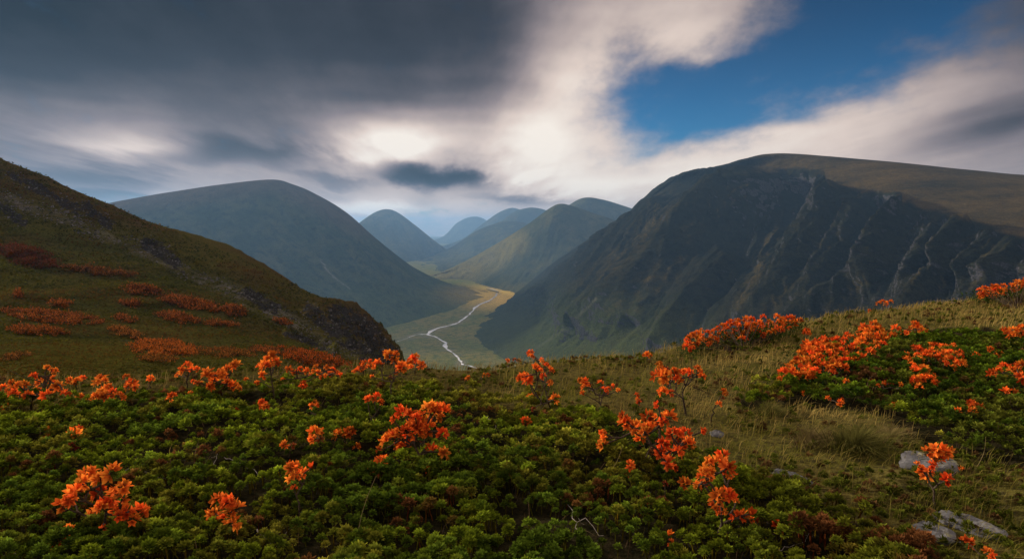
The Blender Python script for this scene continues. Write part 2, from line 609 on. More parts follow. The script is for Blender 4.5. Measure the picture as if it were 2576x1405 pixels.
def mountain(name, label, cols, back, ncol, nrow, m, amp=4.0, scale=120.0, disp=None, rockf=None, extra=None, cat='mountain', flat=1.0):
    C = []
    for c in cols:
        pts = [P3(q) for q in c]
        s = pts[0]
        C.append([np.array(back_of(s, back[0], back[1])[1:], float)] + pts)
    G = loft(C, ncol, nrow)
    N = normals(G)
    px, py = project(G)
    nr = G.shape[0]
    per = nrow if isinstance(nrow, int) else nrow[0]
    segs_ = [nrow] * len(cols[0]) if isinstance(nrow, int) else nrow
    rr = np.concatenate([k + np.arange(n_) / n_ for k, n_ in enumerate(segs_)] + [[len(segs_)]])[:, None]   # 0 behind, 1 skyline, 2 ...
    keep = 0.25 + 0.75 * sstep(0, 0.6, np.abs(rr - 1))          # calm near the skyline
    global LOFT_U
    LOFT_U = np.repeat(np.linspace(0, len(cols) - 1, G.shape[1])[None], nr, 0)
    h = amp * fbm(G / scale, 5) * keep
    if disp is not None:
        h = h + disp(G, px, py, N, rr - 1)
    G2 = G + N * np.array([1, 1, flat]) * h[..., None]
    G2[..., 2] = np.minimum(G2[..., 2], 230.0)
    G2[..., 2] = np.maximum(G2[..., 2], VALLEY - 6)
    px, py = project(G2)
    N2 = normals(G2)
    rock = rockf(G2, px, py, N2, rr - 1) if rockf is not None else np.zeros(G2.shape[:2])
    at_ = {'rock': rock.ravel()}
    for k, f in (extra or {}).items():
        at_[k] = f(G2, px, py, N2).ravel()
    me = new_mesh(name, G2.reshape(-1, 3), grid_faces(*G2.shape[:2]), m, True, None, at_)
    o = obj(name, me)
    tag(o, label, cat, kind='structure')
    return o, G2


GREEN = ((0.045, 0.052, 0.022), (0.075, 0.075, 0.030), (0.030, 0.040, 0.018))
m_left = terrain_mat('mountain_heath', ((0.028, 0.040, 0.016), (0.056, 0.060, 0.021), (0.016, 0.023, 0.013)), 90.0, (0.2, 0.2, 0.2), 1.0,
                     {'brown': (0.10, 0.062, 0.045), 'track': (0.16, 0.155, 0.14), 'painted_sun': (0.55, 0.37, 0.085), 'green': (0.075, 0.105, 0.030)})  # the yellow entry paints sunlight onto the slope at the valley bend
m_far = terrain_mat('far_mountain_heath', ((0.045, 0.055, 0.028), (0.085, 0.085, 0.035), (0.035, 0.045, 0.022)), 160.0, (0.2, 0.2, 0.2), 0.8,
                    {'painted_sun': (0.20, 0.17, 0.05)})  # sunlight on the lower slope, painted as a yellower heath colour
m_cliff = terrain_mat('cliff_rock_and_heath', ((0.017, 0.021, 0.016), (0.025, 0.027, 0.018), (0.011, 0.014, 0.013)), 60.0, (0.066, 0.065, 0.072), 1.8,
                      {'moor': (0.128, 0.090, 0.036), 'lit_grass_tint': (0.155, 0.112, 0.034), 'track': (0.16, 0.15, 0.13), 'green': (0.075, 0.098, 0.026)})  # second entry: warm sunlit tone painted on the spur crests


# --- broad rounded mountain left of the valley
def gull(G, px, py, N, r):
    r = r + 0 * px
    q = np.stack([LOFT_U * 1.5 + .5 * fbm(G / 220.0, 3), r * .45, 0 * r + 2.2], -1)
    q2 = np.stack([LOFT_U * 4.0 + .5 * fbm(G / 120.0, 3), r * .8, 0 * r + 5.2], -1)
    return (26 * (ridged(q, 3) - 0.6) + 12 * (ridged(q2, 4) - .6)) * sstep(0.15, 1.0, r) * sstep(3.2, 2.2, r)


def gull_far(G, px, py, N, r):
    r = r + 0 * px
    q = np.stack([LOFT_U * 1.3 + .4 * fbm(G / 300.0, 3), r * .4, 0 * r + G[..., 1] * .001], -1)
    return 26 * (ridged(q, 4) - 0.6) * sstep(0.15, 1.0, r)


cols = [
    [(-700, 660, 1850), (-600, 780, 1500), (-500, 860, 1350), (-400, 950, 1000)],
    [(-300, 600, 1850), (-200, 740, 1500), (-150, 850, 1350), (-50, 950, 1050)],
    [(80, 556, 1850), (180, 700, 1520), (270, 840, 1350), (380, 940, 1080)],
    [(270, 512, 1900), (420, 680, 1560), (560, 815, 1360), (690, 905)],
    [(450, 480, 1950), (610, 665, 1650), (750, 795, 1460), (850, 866)],
    [(600, 459, 2000), (750, 635, 1760), (860, 765, 1610), (950, 832)],
    [(690, 452, 2050), (850, 615, 1850), (965, 740, 1750), (1060, 803)],
    [(735, 463, 2090), (890, 625, 1920), (1005, 741, 1840), (1098, 792)],
    [(790, 486, 2150), (935, 640, 2000), (1042, 738, 1950), (1135, 781)],
    [(870, 533, 2300), (985, 660, 2150), (1090, 735, 2110), (1180, 764)],
    [(950, 603, 2450), (1035, 688, 2350), (1125, 733, 2300), (1212, 751)],
    [(1040, 672, 2700), (1090, 705, 2600), (1155, 729, 2500), (1240, 744)],
    [(1130, 713, 2860), (1165, 722, 2780), (1210, 733, 2620), (1268, 740)],
    [(1230, 734, 2520), (1250, 737, 2470), (1270, 739, 2430), (1300, 741)],
]
mountain('mountain', 'broad dome-topped dark mountain on the left of the valley with a pale track down its flank', cols, (700, -170), 26, 34, m_left, 5.0, 130.0, gull, None,
         {'brown': lambda G, px, py, N: sstep(60, 0, py - np.interp(px, [270, 690, 900], [512, 452, 560])) * 0.8,
          'green': lambda G, px, py, N: sstep(640, 830, py + .12 * (px - 900)) * .85,
          'track': lambda G, px, py, N: sstep(2.4, 0.7, seg_dist(px, py, [(806, 650), (822, 680), (845, 700), (880, 726)])[0] + 1.2 * fbm(G / 20.0, 2)),
          'painted_sun': lambda G, px, py, N: sstep(95, 0, np.hypot((px - 1215) / 1.8, (py - 743) * 2.0))})

# --- mountains further up the valley
cols = [
    [(1060, 694, 3360), (1062, 696, 3345), (1066, 699)],
    [(1110, 684, 3360), (1105, 693, 3300), (1105, 702)],
    [(1180, 651, 3300), (1172, 678, 3180), (1150, 701)],
    [(1250, 612, 3220), (1232, 663, 3030), (1190, 711)],
    [(1330, 562, 3120), (1292, 655, 2850), (1240, 723)],
    [(1385, 522, 3060), (1340, 655, 2740), (1275, 734)],
    [(1413, 512, 3050), (1385, 650, 2700), (1310, 742)],
    [(1450, 521, 3060), (1440, 640, 2680), (1360, 752)],
    [(1520, 545, 3060), (1520, 650, 2650), (1440, 770)],
    [(1650, 585, 3050), (1640, 680, 2600), (1560, 790)],
    [(1850, 640, 3050), (1840, 700, 2600), (1760, 790)],
]
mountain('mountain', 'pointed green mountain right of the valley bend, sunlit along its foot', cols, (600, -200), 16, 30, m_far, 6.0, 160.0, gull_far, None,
         {'painted_sun': lambda G, px, py, N: sstep(60, 5, seg_dist(px, py, [(1080, 692), (1180, 672), (1290, 610)])[0]) * 0.9})
cols = [
    [(1330, 600, 3900), (1330, 640, 3700), (1330, 720, 3300)],
    [(1390, 548, 3900), (1395, 620, 3650), (1400, 720, 3300)],
    [(1435, 513, 3900), (1450, 610, 3600), (1470, 720, 3300)],
    [(1470, 497, 3900), (1500, 600, 3600), (1540, 720, 3300)],
    [(1510, 501, 3950), (1560, 600, 3600), (1600, 720, 3300)],
    [(1550, 512, 4000), (1620, 610, 3600), (1660, 720, 3300)],
    [(1600, 528, 4050), (1680, 620, 3600), (1740, 720, 3300)],
    [(1720, 560, 4050), (1780, 630, 3600), (1840, 720, 3300)],
]
mountain('mountain', 'rounded summit rising behind the pointed green mountain beside the cliff', cols, (700, -200), 12, 20, m_far, 6.0, 180.0, None, None, {'painted_sun': lambda G, px, py, N: px * 0})
cols = [
    [(1020, 665, 4700), (1022, 667, 4600), (1024, 668)],
    [(1075, 648, 4850), (1065, 660, 4650), (1060, 672)],
    [(1140, 618, 4950), (1125, 655, 4500), (1105, 684)],
    [(1200, 580, 5000), (1180, 640, 4400), (1150, 697)],
    [(1245, 562, 5000), (1225, 640, 4300), (1200, 705)],
    [(1270, 556, 5000), (1260, 640, 4200), (1240, 705)],
    [(1320, 560, 5000), (1310, 640, 4200), (1290, 710)],
    [(1420, 590, 5000), (1400, 650, 4200), (1380, 710)],
]
mountain('mountain', 'dark blue shoulder of hill on the right, nearest behind the sunlit foot', cols, (700, -200), 12, 20, m_far, 7.0, 200.0, gull_far, None, {'painted_sun': lambda G, px, py, N: px * 0})
cols = [
    [(1180, 640, 5900), (1180, 650, 5700), (1180, 680, 5000)],
    [(1240, 575, 5900), (1240, 620, 5600), (1240, 680, 5000)],
    [(1290, 535, 5900), (1290, 610, 5500), (1290, 680, 5000)],
    [(1325, 523, 5900), (1325, 605, 5500), (1325, 680, 5000)],
    [(1350, 523, 5900), (1360, 605, 5500), (1370, 680, 5000)],
    [(1385, 532, 5900), (1400, 610, 5500), (1420, 680, 5000)],
    [(1480, 565, 5900), (1500, 620, 5500), (1500, 680, 5000)],
]
mountain('mountain', 'smooth round-topped hill just left of the pointed green mountain', cols, (800, -220), 12, 18, m_far, 8.0, 250.0, gull_far, None, {'painted_sun': lambda G, px, py, N: px * 0})
cols = [
    [(1090, 625, 7400), (1090, 630, 7300), (1090, 645, 6500)],
    [(1160, 602, 7400), (1155, 618, 7200), (1150, 645, 6500)],
    [(1215, 562, 7400), (1205, 608, 7000), (1200, 645, 6500)],
    [(1250, 537, 7400), (1245, 600, 6900), (1240, 645, 6500)],
    [(1280, 524, 7400), (1280, 598, 6900), (1280, 645, 6500)],
    [(1302, 525, 7400), (1310, 598, 6900), (1320, 645, 6500)],
    [(1350, 545, 7400), (1360, 605, 6900), (1370, 645, 6500)],
]
mountain('mountain', 'hazy blue peak peeping out behind the round-topped hill', cols, (800, -220), 10, 16, m_far, 8.0, 300.0, None, None, {'painted_sun': lambda G, px, py, N: px * 0})
cols = [
    [(1050, 618, 10500), (1050, 620, 10300), (1050, 625, 9500)],
    [(1115, 594, 10500), (1110, 608, 10000), (1105, 625, 9500)],
    [(1150, 560, 10500), (1145, 600, 9800), (1140, 625, 9500)],
    [(1187, 545, 10500), (1185, 596, 9800), (1185, 625, 9500)],
    [(1220, 552, 10500), (1225, 598, 9800), (1230, 625, 9500)],
    [(1270, 590, 10500), (1275, 605, 9800), (1280, 625, 9500)],
]
mountain('mountain', 'faintest pale blue peak at the very head of the valley', cols, (900, -250), 10, 14, m_far, 10.0, 400.0, None, None, {'painted_sun': lambda G, px, py, N: px * 0})
cols = [
    [(700, 650, 5400), (720, 660, 5200), (740, 670, 4700)],
    [(850, 600, 5400), (860, 640, 5100), (870, 672)],
    [(905, 560, 5350), (912, 622, 5000), (925, 668)],
    [(940, 536, 5330), (945, 612, 4950), (965, 664)],
    [(970, 526, 5320), (985, 606, 4950), (1010, 660)],
    [(1000, 534, 5330), (1020, 607, 4990), (1045, 656)],
    [(1045, 567, 5400), (1060, 619, 5150), (1080, 650)],
    [(1090, 603, 5500), (1098, 631, 5350), (1110, 644)],
    [(1130, 630, 5900), (1134, 637, 5750), (1140, 641)],
    [(1165, 641, 5800), (1166, 641, 5790), (1170, 642)],
]
mountain('mountain', 'cone-shaped blue peak standing alone behind the dome-topped mountain', cols, (900, -220), 14, 20, m_far, 7.0, 220.0, gull_far, None, {'painted_sun': lambda G, px, py, N: px * 0})

# --- craggy mountain on the right: skyline, plateau edge, cliff, scree, foot
SPURS = [  # polyline down the face, half width px, height m (below 0: a hollow), share of height kept at the foot
    ([(1952, 398), (1915, 436), (1870, 474), (1822, 505), (1775, 548), (1735, 592), (1700, 642), (1650, 692), (1580, 748), (1500, 802)], 60, 60, .45),
    ([(1850, 480), (1800, 565), (1755, 615), (1720, 655), (1660, 722), (1600, 785)], 36, 26, .6),
    ([(1690, 480), (1650, 545), (1590, 612), (1520, 682), (1440, 745)], 66, 30, .4),
    ([(1862, 640), (1838, 668), (1800, 692), (1770, 737), (1735, 800), (1690, 865)], 36, 40, .6),
    ([(1960, 560), (1930, 620), (1900, 690), (1860, 760), (1820, 830)], 34, 22, .6),
    ([(2104, 455), (2108, 490), (2090, 540), (2062, 590), (2012, 660), (1962, 740), (1910, 800)], 40, 44, .5),
    ([(2160, 480), (2152, 530), (2128, 570), (2100, 620), (2062, 680), (2030, 740)], 24, 24, .6),
    ([(2300, 515), (2264, 540), (2240, 585), (2228, 640), (2190, 692), (2130, 742), (2070, 792), (2020, 832)], 36, 46, .7),
    ([(2350, 545), (2340, 600), (2322, 650), (2300, 710), (2290, 760)], 22, 24, .8),
    ([(2440, 552), (2420, 585), (2400, 630), (2385, 690), (2330, 742), (2300, 792)], 32, 40, .8),
    ([(2500, 580), (2490, 620), (2470, 660), (2450, 720), (2440, 770)], 24, 28, .8),
    ([(2560, 600), (2545, 650), (2510, 700), (2480, 760)], 26, 32, .8),
    ([(2640, 620), (2620, 660), (2590, 720), (2560, 780)], 28, 28, .8),
    ([(2025, 425), (1990, 500), (1950, 560), (1890, 650), (1830, 720)], 62, -46, .3),
    ([(2235, 482), (2205, 550), (2170, 620), (2120, 700)], 48, -42, .4),
    ([(2375, 535), (2368, 600), (2350, 670)], 30, -34, .5),
    ([(1790, 450), (1740, 510), (1680, 580), (1620, 650)], 50, -26, .3),
]


def spur_field(px, py):
    s = np.zeros_like(px)
    near = np.zeros_like(px)
    for poly, w, hgt, kp in SPURS:
        d, side, t = seg_dist(px, py, poly)
        ww = np.where(side < 0, w * 0.60, w * 1.20)       # steeper on the shaded right side
        e = np.clip(1 - d / (2.0 * ww), 0, 1)
        prof = .55 * e ** 1.3 + .45 * e * e * (3 - 2 * e)
        a = sstep(0.0, 0.12, t) * (1 - (1 - kp) * t)
        k = hgt * a * prof
        if hgt > 0:
            s = np.maximum(s, k) + 0.25 * np.minimum(np.maximum(s, 0), k)
            near = np.maximum(near, a * np.clip(1 - d / (0.6 * w), 0, 1) * np.where(t < 1, 1, 0))
        else:
            s = s + k
    return s, near


EDGE_X = [1290, 1590, 1673, 1753, 1818, 1900, 1941, 1978, 2030, 2074, 2080, 2123, 2167, 2220, 2268, 2284, 2270, 2324, 2404, 2445, 2505, 2576, 2800, 3100]
EDGE_Y = [742, 540, 480, 450, 440, 428, 424, 417, 418, 426, 452, 462, 474, 474, 480, 500, 515, 520, 536, 548, 568, 596, 640, 660]
_o = np.argsort(EDGE_X, kind='stable')
EDGE_X, EDGE_Y = np.array(EDGE_X, float)[_o], np.array(EDGE_Y, float)[_o]


def face_mask(G, px, py, w):
    e = np.interp(px, EDGE_X, EDGE_Y) + 16 * fbm(G / 42.0, 4)
    return sstep(-w * .25, w, py - e)


def cliff_disp(G, px, py, N, r):
    r = r + 0 * px
    jx = px + 13 * fbm(G / 60.0, 5)
    jy = py + 13 * fbm(G / 60.0 + 31.0, 5)
    s, _ = spur_field(jx, jy)
    face = face_mask(G, px, py, 45)
    dist = np.clip(G[..., 1] / 1000.0, 0.45, 1.8)
    wz = .55 * fbm(G / 110.0, 4)
    q = np.stack([LOFT_U * 1.15 + wz, r * .50, 0 * r + .7], -1)
    q2 = np.stack([LOFT_U * 3.2 + 1.2 * wz, r * 1.1 + wz, 0 * r + 3.7], -1)
    q3 = np.stack([LOFT_U * 9.0 + 2 * wz, r * 3.5, 0 * r + 8.7], -1)
    right = sstep(1650, 2250, px)
    foot = sstep(3.6, 2.2, r)
    g = 34 * (ridged(q, 3, .5) - .62) + (14 + 24 * right) * (ridged(q2, 3, .45) - .60) + (3 + 6 * right) * (ridged(q3, 4, .6) - .58)
    ledge = (4 + 6 * right) * (ridged(np.stack([G[..., 0] / 70, G[..., 1] / 70, G[..., 2] / 13 + wz], -1), 4, .6) - .5)
    dmp = sstep(0.10, 1.15, r)
    h = dmp * face * (s * 2.8 + (g + ledge) * (.35 + .65 * foot) + 3.0 * fbm(G / 7.0, 3) * (.4 + .6 * right)) * dist
    notch = 9 * (ridged(np.stack([LOFT_U * 1.25, 0 * r + .3, 0 * r], -1), 4, .6) - .62) * sstep(1960, 1860, px) * sstep(1, 4, LOFT_U) * np.exp(-(r / .5) ** 2)
    return h + notch / flat_ + (1 - face) * 1.5 * fbm(G / 40.0, 4)


flat_ = 0.5


def cliff_rock(G, px, py, N, r):
    face = face_mask(G, px, py, 30)
    steep = sstep(0.75, 0.30, N[..., 2])
    right = sstep(1500, 2150, px)
    return np.clip(face * (0.05 + 0.55 * steep + .30 * right) + 0.22 * fbm(G / 16.0, 5) * face, 0, 1)


def c_moor(G, px, py, N):
    return (1 - face_mask(G, px, py, 14)) * sstep(1870, 1960, px) * (.72 + .9 * fbm(np.stack([G[..., 0] / 160, G[..., 1] / 60, 0 * px], -1), 4))


def c_lit_grass_tint(G, px, py, N):  # sunlight painted as warm grass colour on left-facing crests and the lower apron
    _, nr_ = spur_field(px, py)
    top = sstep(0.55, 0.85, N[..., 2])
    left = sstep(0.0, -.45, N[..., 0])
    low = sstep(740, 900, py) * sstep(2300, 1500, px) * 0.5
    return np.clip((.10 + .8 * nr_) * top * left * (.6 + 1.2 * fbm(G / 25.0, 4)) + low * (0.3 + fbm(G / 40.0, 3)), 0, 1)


cols = [
    [(1262, 747, 2400), (1258, 749, 2380), (1254, 751, 2350), (1250, 753, 2330), (1245, 757)],
    [(1296, 738, 2420), (1290, 744, 2390), (1275, 755, 2290), (1250, 763, 2180), (1228, 771)],
    [(1400, 655, 2250), (1388, 668, 2220), (1335, 726, 2060), (1260, 776, 1960), (1205, 792)],
    [(1500, 588, 2050), (1482, 608, 2000), (1390, 706, 1850), (1275, 796, 1720), (1180, 820)],
    [(1590, 525, 1850), (1570, 550, 1800), (1450, 700, 1600), (1310, 815, 1480), (1180, 845)],
    [(1632, 487, 1760), (1612, 520, 1710), (1485, 685, 1500), (1340, 823, 1370), (1200, 862)],
    [(1673, 455, 1700), (1652, 490, 1650), (1520, 674, 1400), (1372, 832, 1270), (1225, 880)],
    [(1710, 437, 1650), (1690, 475, 1600), (1555, 665, 1320), (1405, 842, 1175), (1255, 898)],
    [(1748, 427, 1620), (1728, 470, 1560), (1595, 655, 1260), (1440, 852, 1090), (1290, 918)],
    [(1775, 424, 1590), (1760, 462, 1530), (1630, 650, 1210), (1475, 857, 1035), (1330, 945)],
    [(1818, 415, 1550), (1803, 455, 1490), (1682, 645, 1140), (1520, 865, 970), (1380, 985)],
    [(1888, 395, 1530), (1876, 438, 1450), (1765, 640, 1080), (1610, 872, 890), (1470, 1040)],
    [(1938, 390, 1520), (1938, 424, 1410), (1835, 638, 1040), (1690, 876, 830), (1560, 1090)],
    [(2000, 393, 1520), (2010, 436, 1340), (1905, 640, 1000), (1760, 880, 780), (1640, 1140)],
    [(2070, 399, 1500), (2078, 452, 1240), (1970, 650, 940), (1830, 880, 730), (1720, 1190)],
    [(2138, 405, 1480), (2145, 472, 1140), (2035, 660, 880), (1905, 880, 680), (1800, 1240)],
    [(2210, 411, 1450), (2215, 497, 1030), (2110, 670, 815), (1995, 880, 635), (1900, 1300)],
    [(2280, 418, 1420), (2292, 522, 940), (2185, 682, 755), (2085, 880, 595), (2000, 1360)],
    [(2355, 426, 1390), (2362, 546, 860), (2260, 690, 700), (2180, 880, 555), (2110, 1420)],
    [(2430, 433, 1360), (2432, 566, 790), (2340, 700, 650), (2275, 880, 520), (2220, 1460)],
    [(2500, 440, 1330), (2500, 588, 730), (2425, 712, 610), (2365, 880, 490), (2320, 1500)],
    [(2576, 446, 1300), (2575, 606, 680), (2510, 722, 570), (2455, 880, 465), (2420, 1550)],
    [(2720, 462, 1260), (2730, 636, 620), (2670, 740, 530), (2620, 890, 440), (2600, 1600)],
    [(2950, 490, 1210), (2960, 664, 560), (2920, 760, 490), (2880, 900, 410), (2870, 1650)],
    [(3300, 530, 1150), (3300, 690, 520), (3280, 790, 450), (3250, 920, 380), (3250, 1700)],
]
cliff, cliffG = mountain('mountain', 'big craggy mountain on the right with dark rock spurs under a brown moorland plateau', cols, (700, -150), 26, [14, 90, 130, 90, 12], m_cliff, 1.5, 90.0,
         cliff_disp, cliff_rock, flat=0.22, extra={'moor': c_moor, 'lit_grass_tint': c_lit_grass_tint, 'green': lambda G, px, py, N: sstep(660, 860, py - .10 * (px - 1300)) * sstep(2000, 1500, px) * .9,
          'track': lambda G, px, py, N: .7 * sstep(5.0, 1.5, seg_dist(px + 3 * fbm(G / 30.0, 3), py, [(1335, 886), (1362, 866), (1400, 842), (1440, 808), (1475, 776), (1500, 750)])[0])})

# --- valley floor: one sheet to the horizon
xs = np.concatenate([np.linspace(-9000, -1300, 24), np.linspace(-1200, 900, 140), np.linspace(1000, 9000, 24)])
ys = np.concatenate([np.linspace(-1200, 900, 22), np.linspace(920, 3600, 200), np.geomspace(3700, 16500, 40)])
X, Y = np.meshgrid(xs, ys)
Z = VALLEY + 0 * X
px, py = project(np.stack([X, Y, Z], -1))
RIVER = [(1163, 917, 5.0), (1157, 905, 5.5), (1143, 890, 5.5), (1124, 876, 5.5), (1118, 862, 7), (1106, 853, 5), (1094, 846, 4.5), (1076, 841, 7),
         (1086, 832, 8), (1099, 826, 6), (1118, 821, 5), (1146, 814, 5), (1160, 806, 4.5), (1172, 797, 5), (1184, 788, 4), (1194, 776, 6), (1203, 768, 5.5), (1216, 762, 5.5), (1229, 756, 5), (1238, 751, 5), (1247, 745, 4.5), (1249, 739, 4.5),
         (1252, 733, 4), (1243, 729, 4), (1232, 725, 4)]
BRANCH = [(1076, 841, 5), (1058, 841, 4.5), (1040, 844, 3.5), (1022, 851, 2.2), (1005, 857, 1.4), (990, 862, 1.0)]
LOWER = [(1163, 917, 4.5), (1180, 920, 4), (1200, 926, 3)]
dr = np.minimum(seg_dist(px, py, [r_[:2] for r_ in RIVER])[0], seg_dist(px, py, [r_[:2] for r_ in BRANCH])[0])
Z = Z + np.clip(dr / 30, 0, 1) * 1.6 * fbm(np.stack([X / 60, Y / 60, X * 0], -1), 4)
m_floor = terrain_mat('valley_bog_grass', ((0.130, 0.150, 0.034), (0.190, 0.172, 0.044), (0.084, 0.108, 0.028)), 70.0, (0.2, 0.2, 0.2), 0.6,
                      {'painted_sun': (0.80, 0.54, 0.11), 'bank': (0.24, 0.21, 0.16)})
painted_sun = sstep(95, 5, np.hypot((px - 1250) / 1.5, (py - 747) * 1.9)) * (py > 690)  # sunlit strip painted into the grass colour around the valley bend
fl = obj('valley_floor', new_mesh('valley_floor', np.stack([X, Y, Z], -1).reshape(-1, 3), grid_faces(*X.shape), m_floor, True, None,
                                  {'rock': np.zeros(X.size), 'painted_sun': painted_sun.ravel(), 'bank': (sstep(11, 2, dr) * sstep(-.15, .3, fbm(np.stack([X / 22, Y / 40, 0 * X], -1), 4))).ravel()}))
tag(fl, 'flat olive valley floor with a painted sunlit strip between the mountains', 'valley floor', kind='structure')

# --- river
m_water, nt = mat('river_water')
pos = nt.n('ShaderNodeNewGeometry').outputs['Position']
ns = nt.noise(pos, 0.25, 3.0)
bp = nt.n('ShaderNodeBump', Strength=0.35, Distance=0.4, Height=ns)
wcol = nt.mix(nt.smooth(nt.noise(pos, 0.06, 3.0), 0.40, 0.62), (0.50, 0.53, 0.55), (0.90, 0.91, 0.92))
p = nt.n('ShaderNodeBsdfPrincipled', Base__Color=wcol, Roughness=0.18, Normal=bp.outputs[0])
finish(nt, p.outputs[0])


def ribbon(pts, seed):
    P = np.array([at(float(a), float(b)) for a, b, _ in pts])
    Wd = np.array([[c] for _, _, c in pts], float)
    P = catmull(P, 8)
    Wd = catmull(Wd, 8)[:, 0]
    r_ = np.random.default_rng(seed)
    T = np.gradient(P, axis=0)
    T /= np.linalg.norm(T, axis=1)[:, None]
    S = np.stack([T[:, 1], -T[:, 0], 0 * T[:, 0]], -1)
    n = len(P)
    wob = np.interp(np.arange(n), np.arange(0, n + 3, 3), r_.normal(size=len(np.arange(0, n + 3, 3))))
    # width in metres across the stream: seen at a low angle it thins, so real streams here are some 4-12 m wide
    dist = P[:, 1]
    half = 0.5 * Wd / FPX * dist * (1 + 0.35 * wob) * 1.0
    half = half * np.sqrt((S[:, 0] ** 2 + (S[:, 1] * 0.35) ** 2)) ** -0.4
    c = P + S * (half * 0.4 * np.roll(wob, 5))[:, None]
    L, R = c - S * half[:, None], c + S * half[:, None]
    c, L, R = (np.stack([q[:, 0], q[:, 1], np.full(n, VALLEY + 0.5)], -1) for q in (c, L, R))
    V = np.stack([L, c, R], 1).reshape(-1, 3)
    return V, grid_faces(n, 3)


Vr, Fr, off = [], [], 0
for k, pl in enumerate((RIVER, BRANCH, LOWER)):
    v, f = ribbon(pl, k + 3)
    v[:, 2] += 0.06 * k
    Vr.append(v); Fr.append(f + off); off += len(v)
rv = obj('river', new_mesh('river', np.concatenate(Vr), np.concatenate(Fr), m_water))
tag(rv, 'white glinting stream winding along the valley floor', 'river', kind='structure')

# ------------------------------------------------------------------ near hillside on the left
cols = [
    [(-330, 250, 140), (-260, 560, 85), (-220, 790, 42), (-220, 975, 14), ('p', -14, 8, -5)],
    [(-120, 340, 130), (-80, 570, 85), (-60, 790, 42), (-80, 965, 14), ('p', -10, 8, -5)],
    [(0, 402, 125), (40, 590, 85), (80, 795, 42), (50, 958, 14), ('p', -8.5, 8, -5)],
    [(30, 415, 124), (80, 595, 85), (120, 797, 43), (100, 958, 14), ('p', -8, 8, -5)],
    [(135, 456, 122), (200, 620, 85), (260, 802, 44), (250, 958, 15), ('p', -7, 9, -5)],
    [(210, 489, 120), (275, 635, 85), (340, 805, 45), (340, 958, 15), ('p', -6, 9, -5)],
    [(275, 511, 119), (345, 648, 85), (420, 812, 46), (430, 958, 16), ('p', -5.5, 9, -5)],
    [(350, 546, 117), (420, 668, 85), (490, 816, 48), (505, 957, 17), ('p', -5, 10, -5)],
    [(435, 575, 115), (505, 690, 85), (565, 822, 50), (580, 957, 18), ('p', -4.6, 10, -6)],
    [(505, 596, 113), (565, 704, 84), (622, 828, 53), (655, 956, 19), ('p', -4.5, 11, -6)],
    [(575, 622, 110), (630, 722, 84), (685, 836, 55), (725, 957, 21), ('p', -4.5, 12, -7)],
    [(640, 654, 107), (690, 742, 84), (742, 846, 58), (780, 958, 23), ('p', -4.6, 13, -7)],
    [(700, 694, 105), (742, 766, 84), (795, 858, 63), (835, 960, 26), ('p', -4.8, 15, -8)],
    [(790, 737, 101), (818, 794, 84), (850, 868, 67), (885, 962, 31), ('p', -5, 18, -9)],
    [(850, 758, 98), (868, 812, 86), (890, 880, 71), (925, 966, 36), ('p', -5.5, 21, -10)],
    [(892, 786, 96), (903, 834, 87), (918, 892, 73), (955, 970, 42), ('p', -6, 25, -12)],
    [(930, 822, 93), (935, 860, 86), (946, 906, 74), (978, 976, 47), ('p', -6.5, 30, -15)],
    [(962, 856, 90), (963, 884, 85), (972, 920, 75), (1000, 984, 50), ('p', -7, 34, -17)],
    [(987, 884, 88), (988, 908, 83), (996, 938, 74), (1020, 996, 53), ('p', -7.5, 38, -20)],
    [(1006, 908, 86), (1012, 932, 82), (1020, 960, 74), (1040, 1010, 56), ('p', -8, 42, -24)],
]
SCREE = [(-40, 470), (60, 520), (140, 540), (240, 585), (330, 610), (430, 660), (480, 690), (560, 720), (640, 760), (700, 785), (760, 820), (820, 860), (880, 890)]
CRAGS = [([(215, 520), (250, 545), (275, 565)], 17), ([(370, 615), (410, 635), (440, 660)], 22), ([(620, 735), (660, 762), (690, 780)], 18), ([(0, 520), (60, 560)], 14),
         ([(850, 790), (900, 815), (940, 850), (975, 890)], 34), ([(780, 780), (850, 840), (920, 890)], 22), ([(30, 440), (120, 490), (200, 530)], 16), ([(720, 840), (790, 860), (840, 890)], 9)]


def hill_crag(px, py):
    s = np.zeros_like(px)
    for poly, w in CRAGS:
        s = np.maximum(s, sstep(1.6 * w, 0.5 * w, seg_dist(px, py, poly)[0]))
    return s


def hill_disp(G, px, py, N, r):
    q = np.stack([(G[..., 0] * 0.8 + G[..., 1] * 0.3) / 7, (G[..., 1] - G[..., 0] * 0.3) / 16, G[..., 2] / 6], -1)
    s = hill_crag(px + 9 * fbm(G / 5.0, 3), py + 9 * fbm(G / 5.0 + 9, 3))
    near = np.clip(G[..., 1] / 60.0, 0.15, 1)
    lump = fbm(np.stack([G[..., 0] / 9, G[..., 1] / 14, G[..., 2] / 9], -1), 4) * 0.9 + 0.22 * fbm(G / 1.6, 3)
    return near * (lump + s * (3.6 * (ridged(q, 5, .62) - 0.5)))


def hill_rock(G, px, py, N, r):
    jx, jy = px + 10 * fbm(G / 5.0, 3), py + 10 * fbm(G / 5.0 + 9, 3)
    s = hill_crag(jx, jy)
    return np.clip(s * 0.62 + 0.1 * fbm(G / 3.0, 3), 0, 1)


def hill_scree(G, px, py, N):
    d = seg_dist(px + 6 * fbm(G / 4.0, 3), py + 10 * fbm(G / 4.0 + 5, 3), SCREE)[0]
    w = np.interp(px, [0, 240, 330, 480, 700, 850], [10, 8, 18, 10, 22, 8])
    q = np.stack([(G[..., 0] + G[..., 1] * .2) / 3.5, (G[..., 1]) / 9, G[..., 2] / 1.2], -1)
    return np.clip(sstep(1.7 * w, 0.3 * w, d) * (0.02 + 1.5 * ridged(q, 5, .7) ** 3.0) * (.35 + .9 * sstep(-.25, .25, fbm(G / 5.0, 3))), 0, 1)


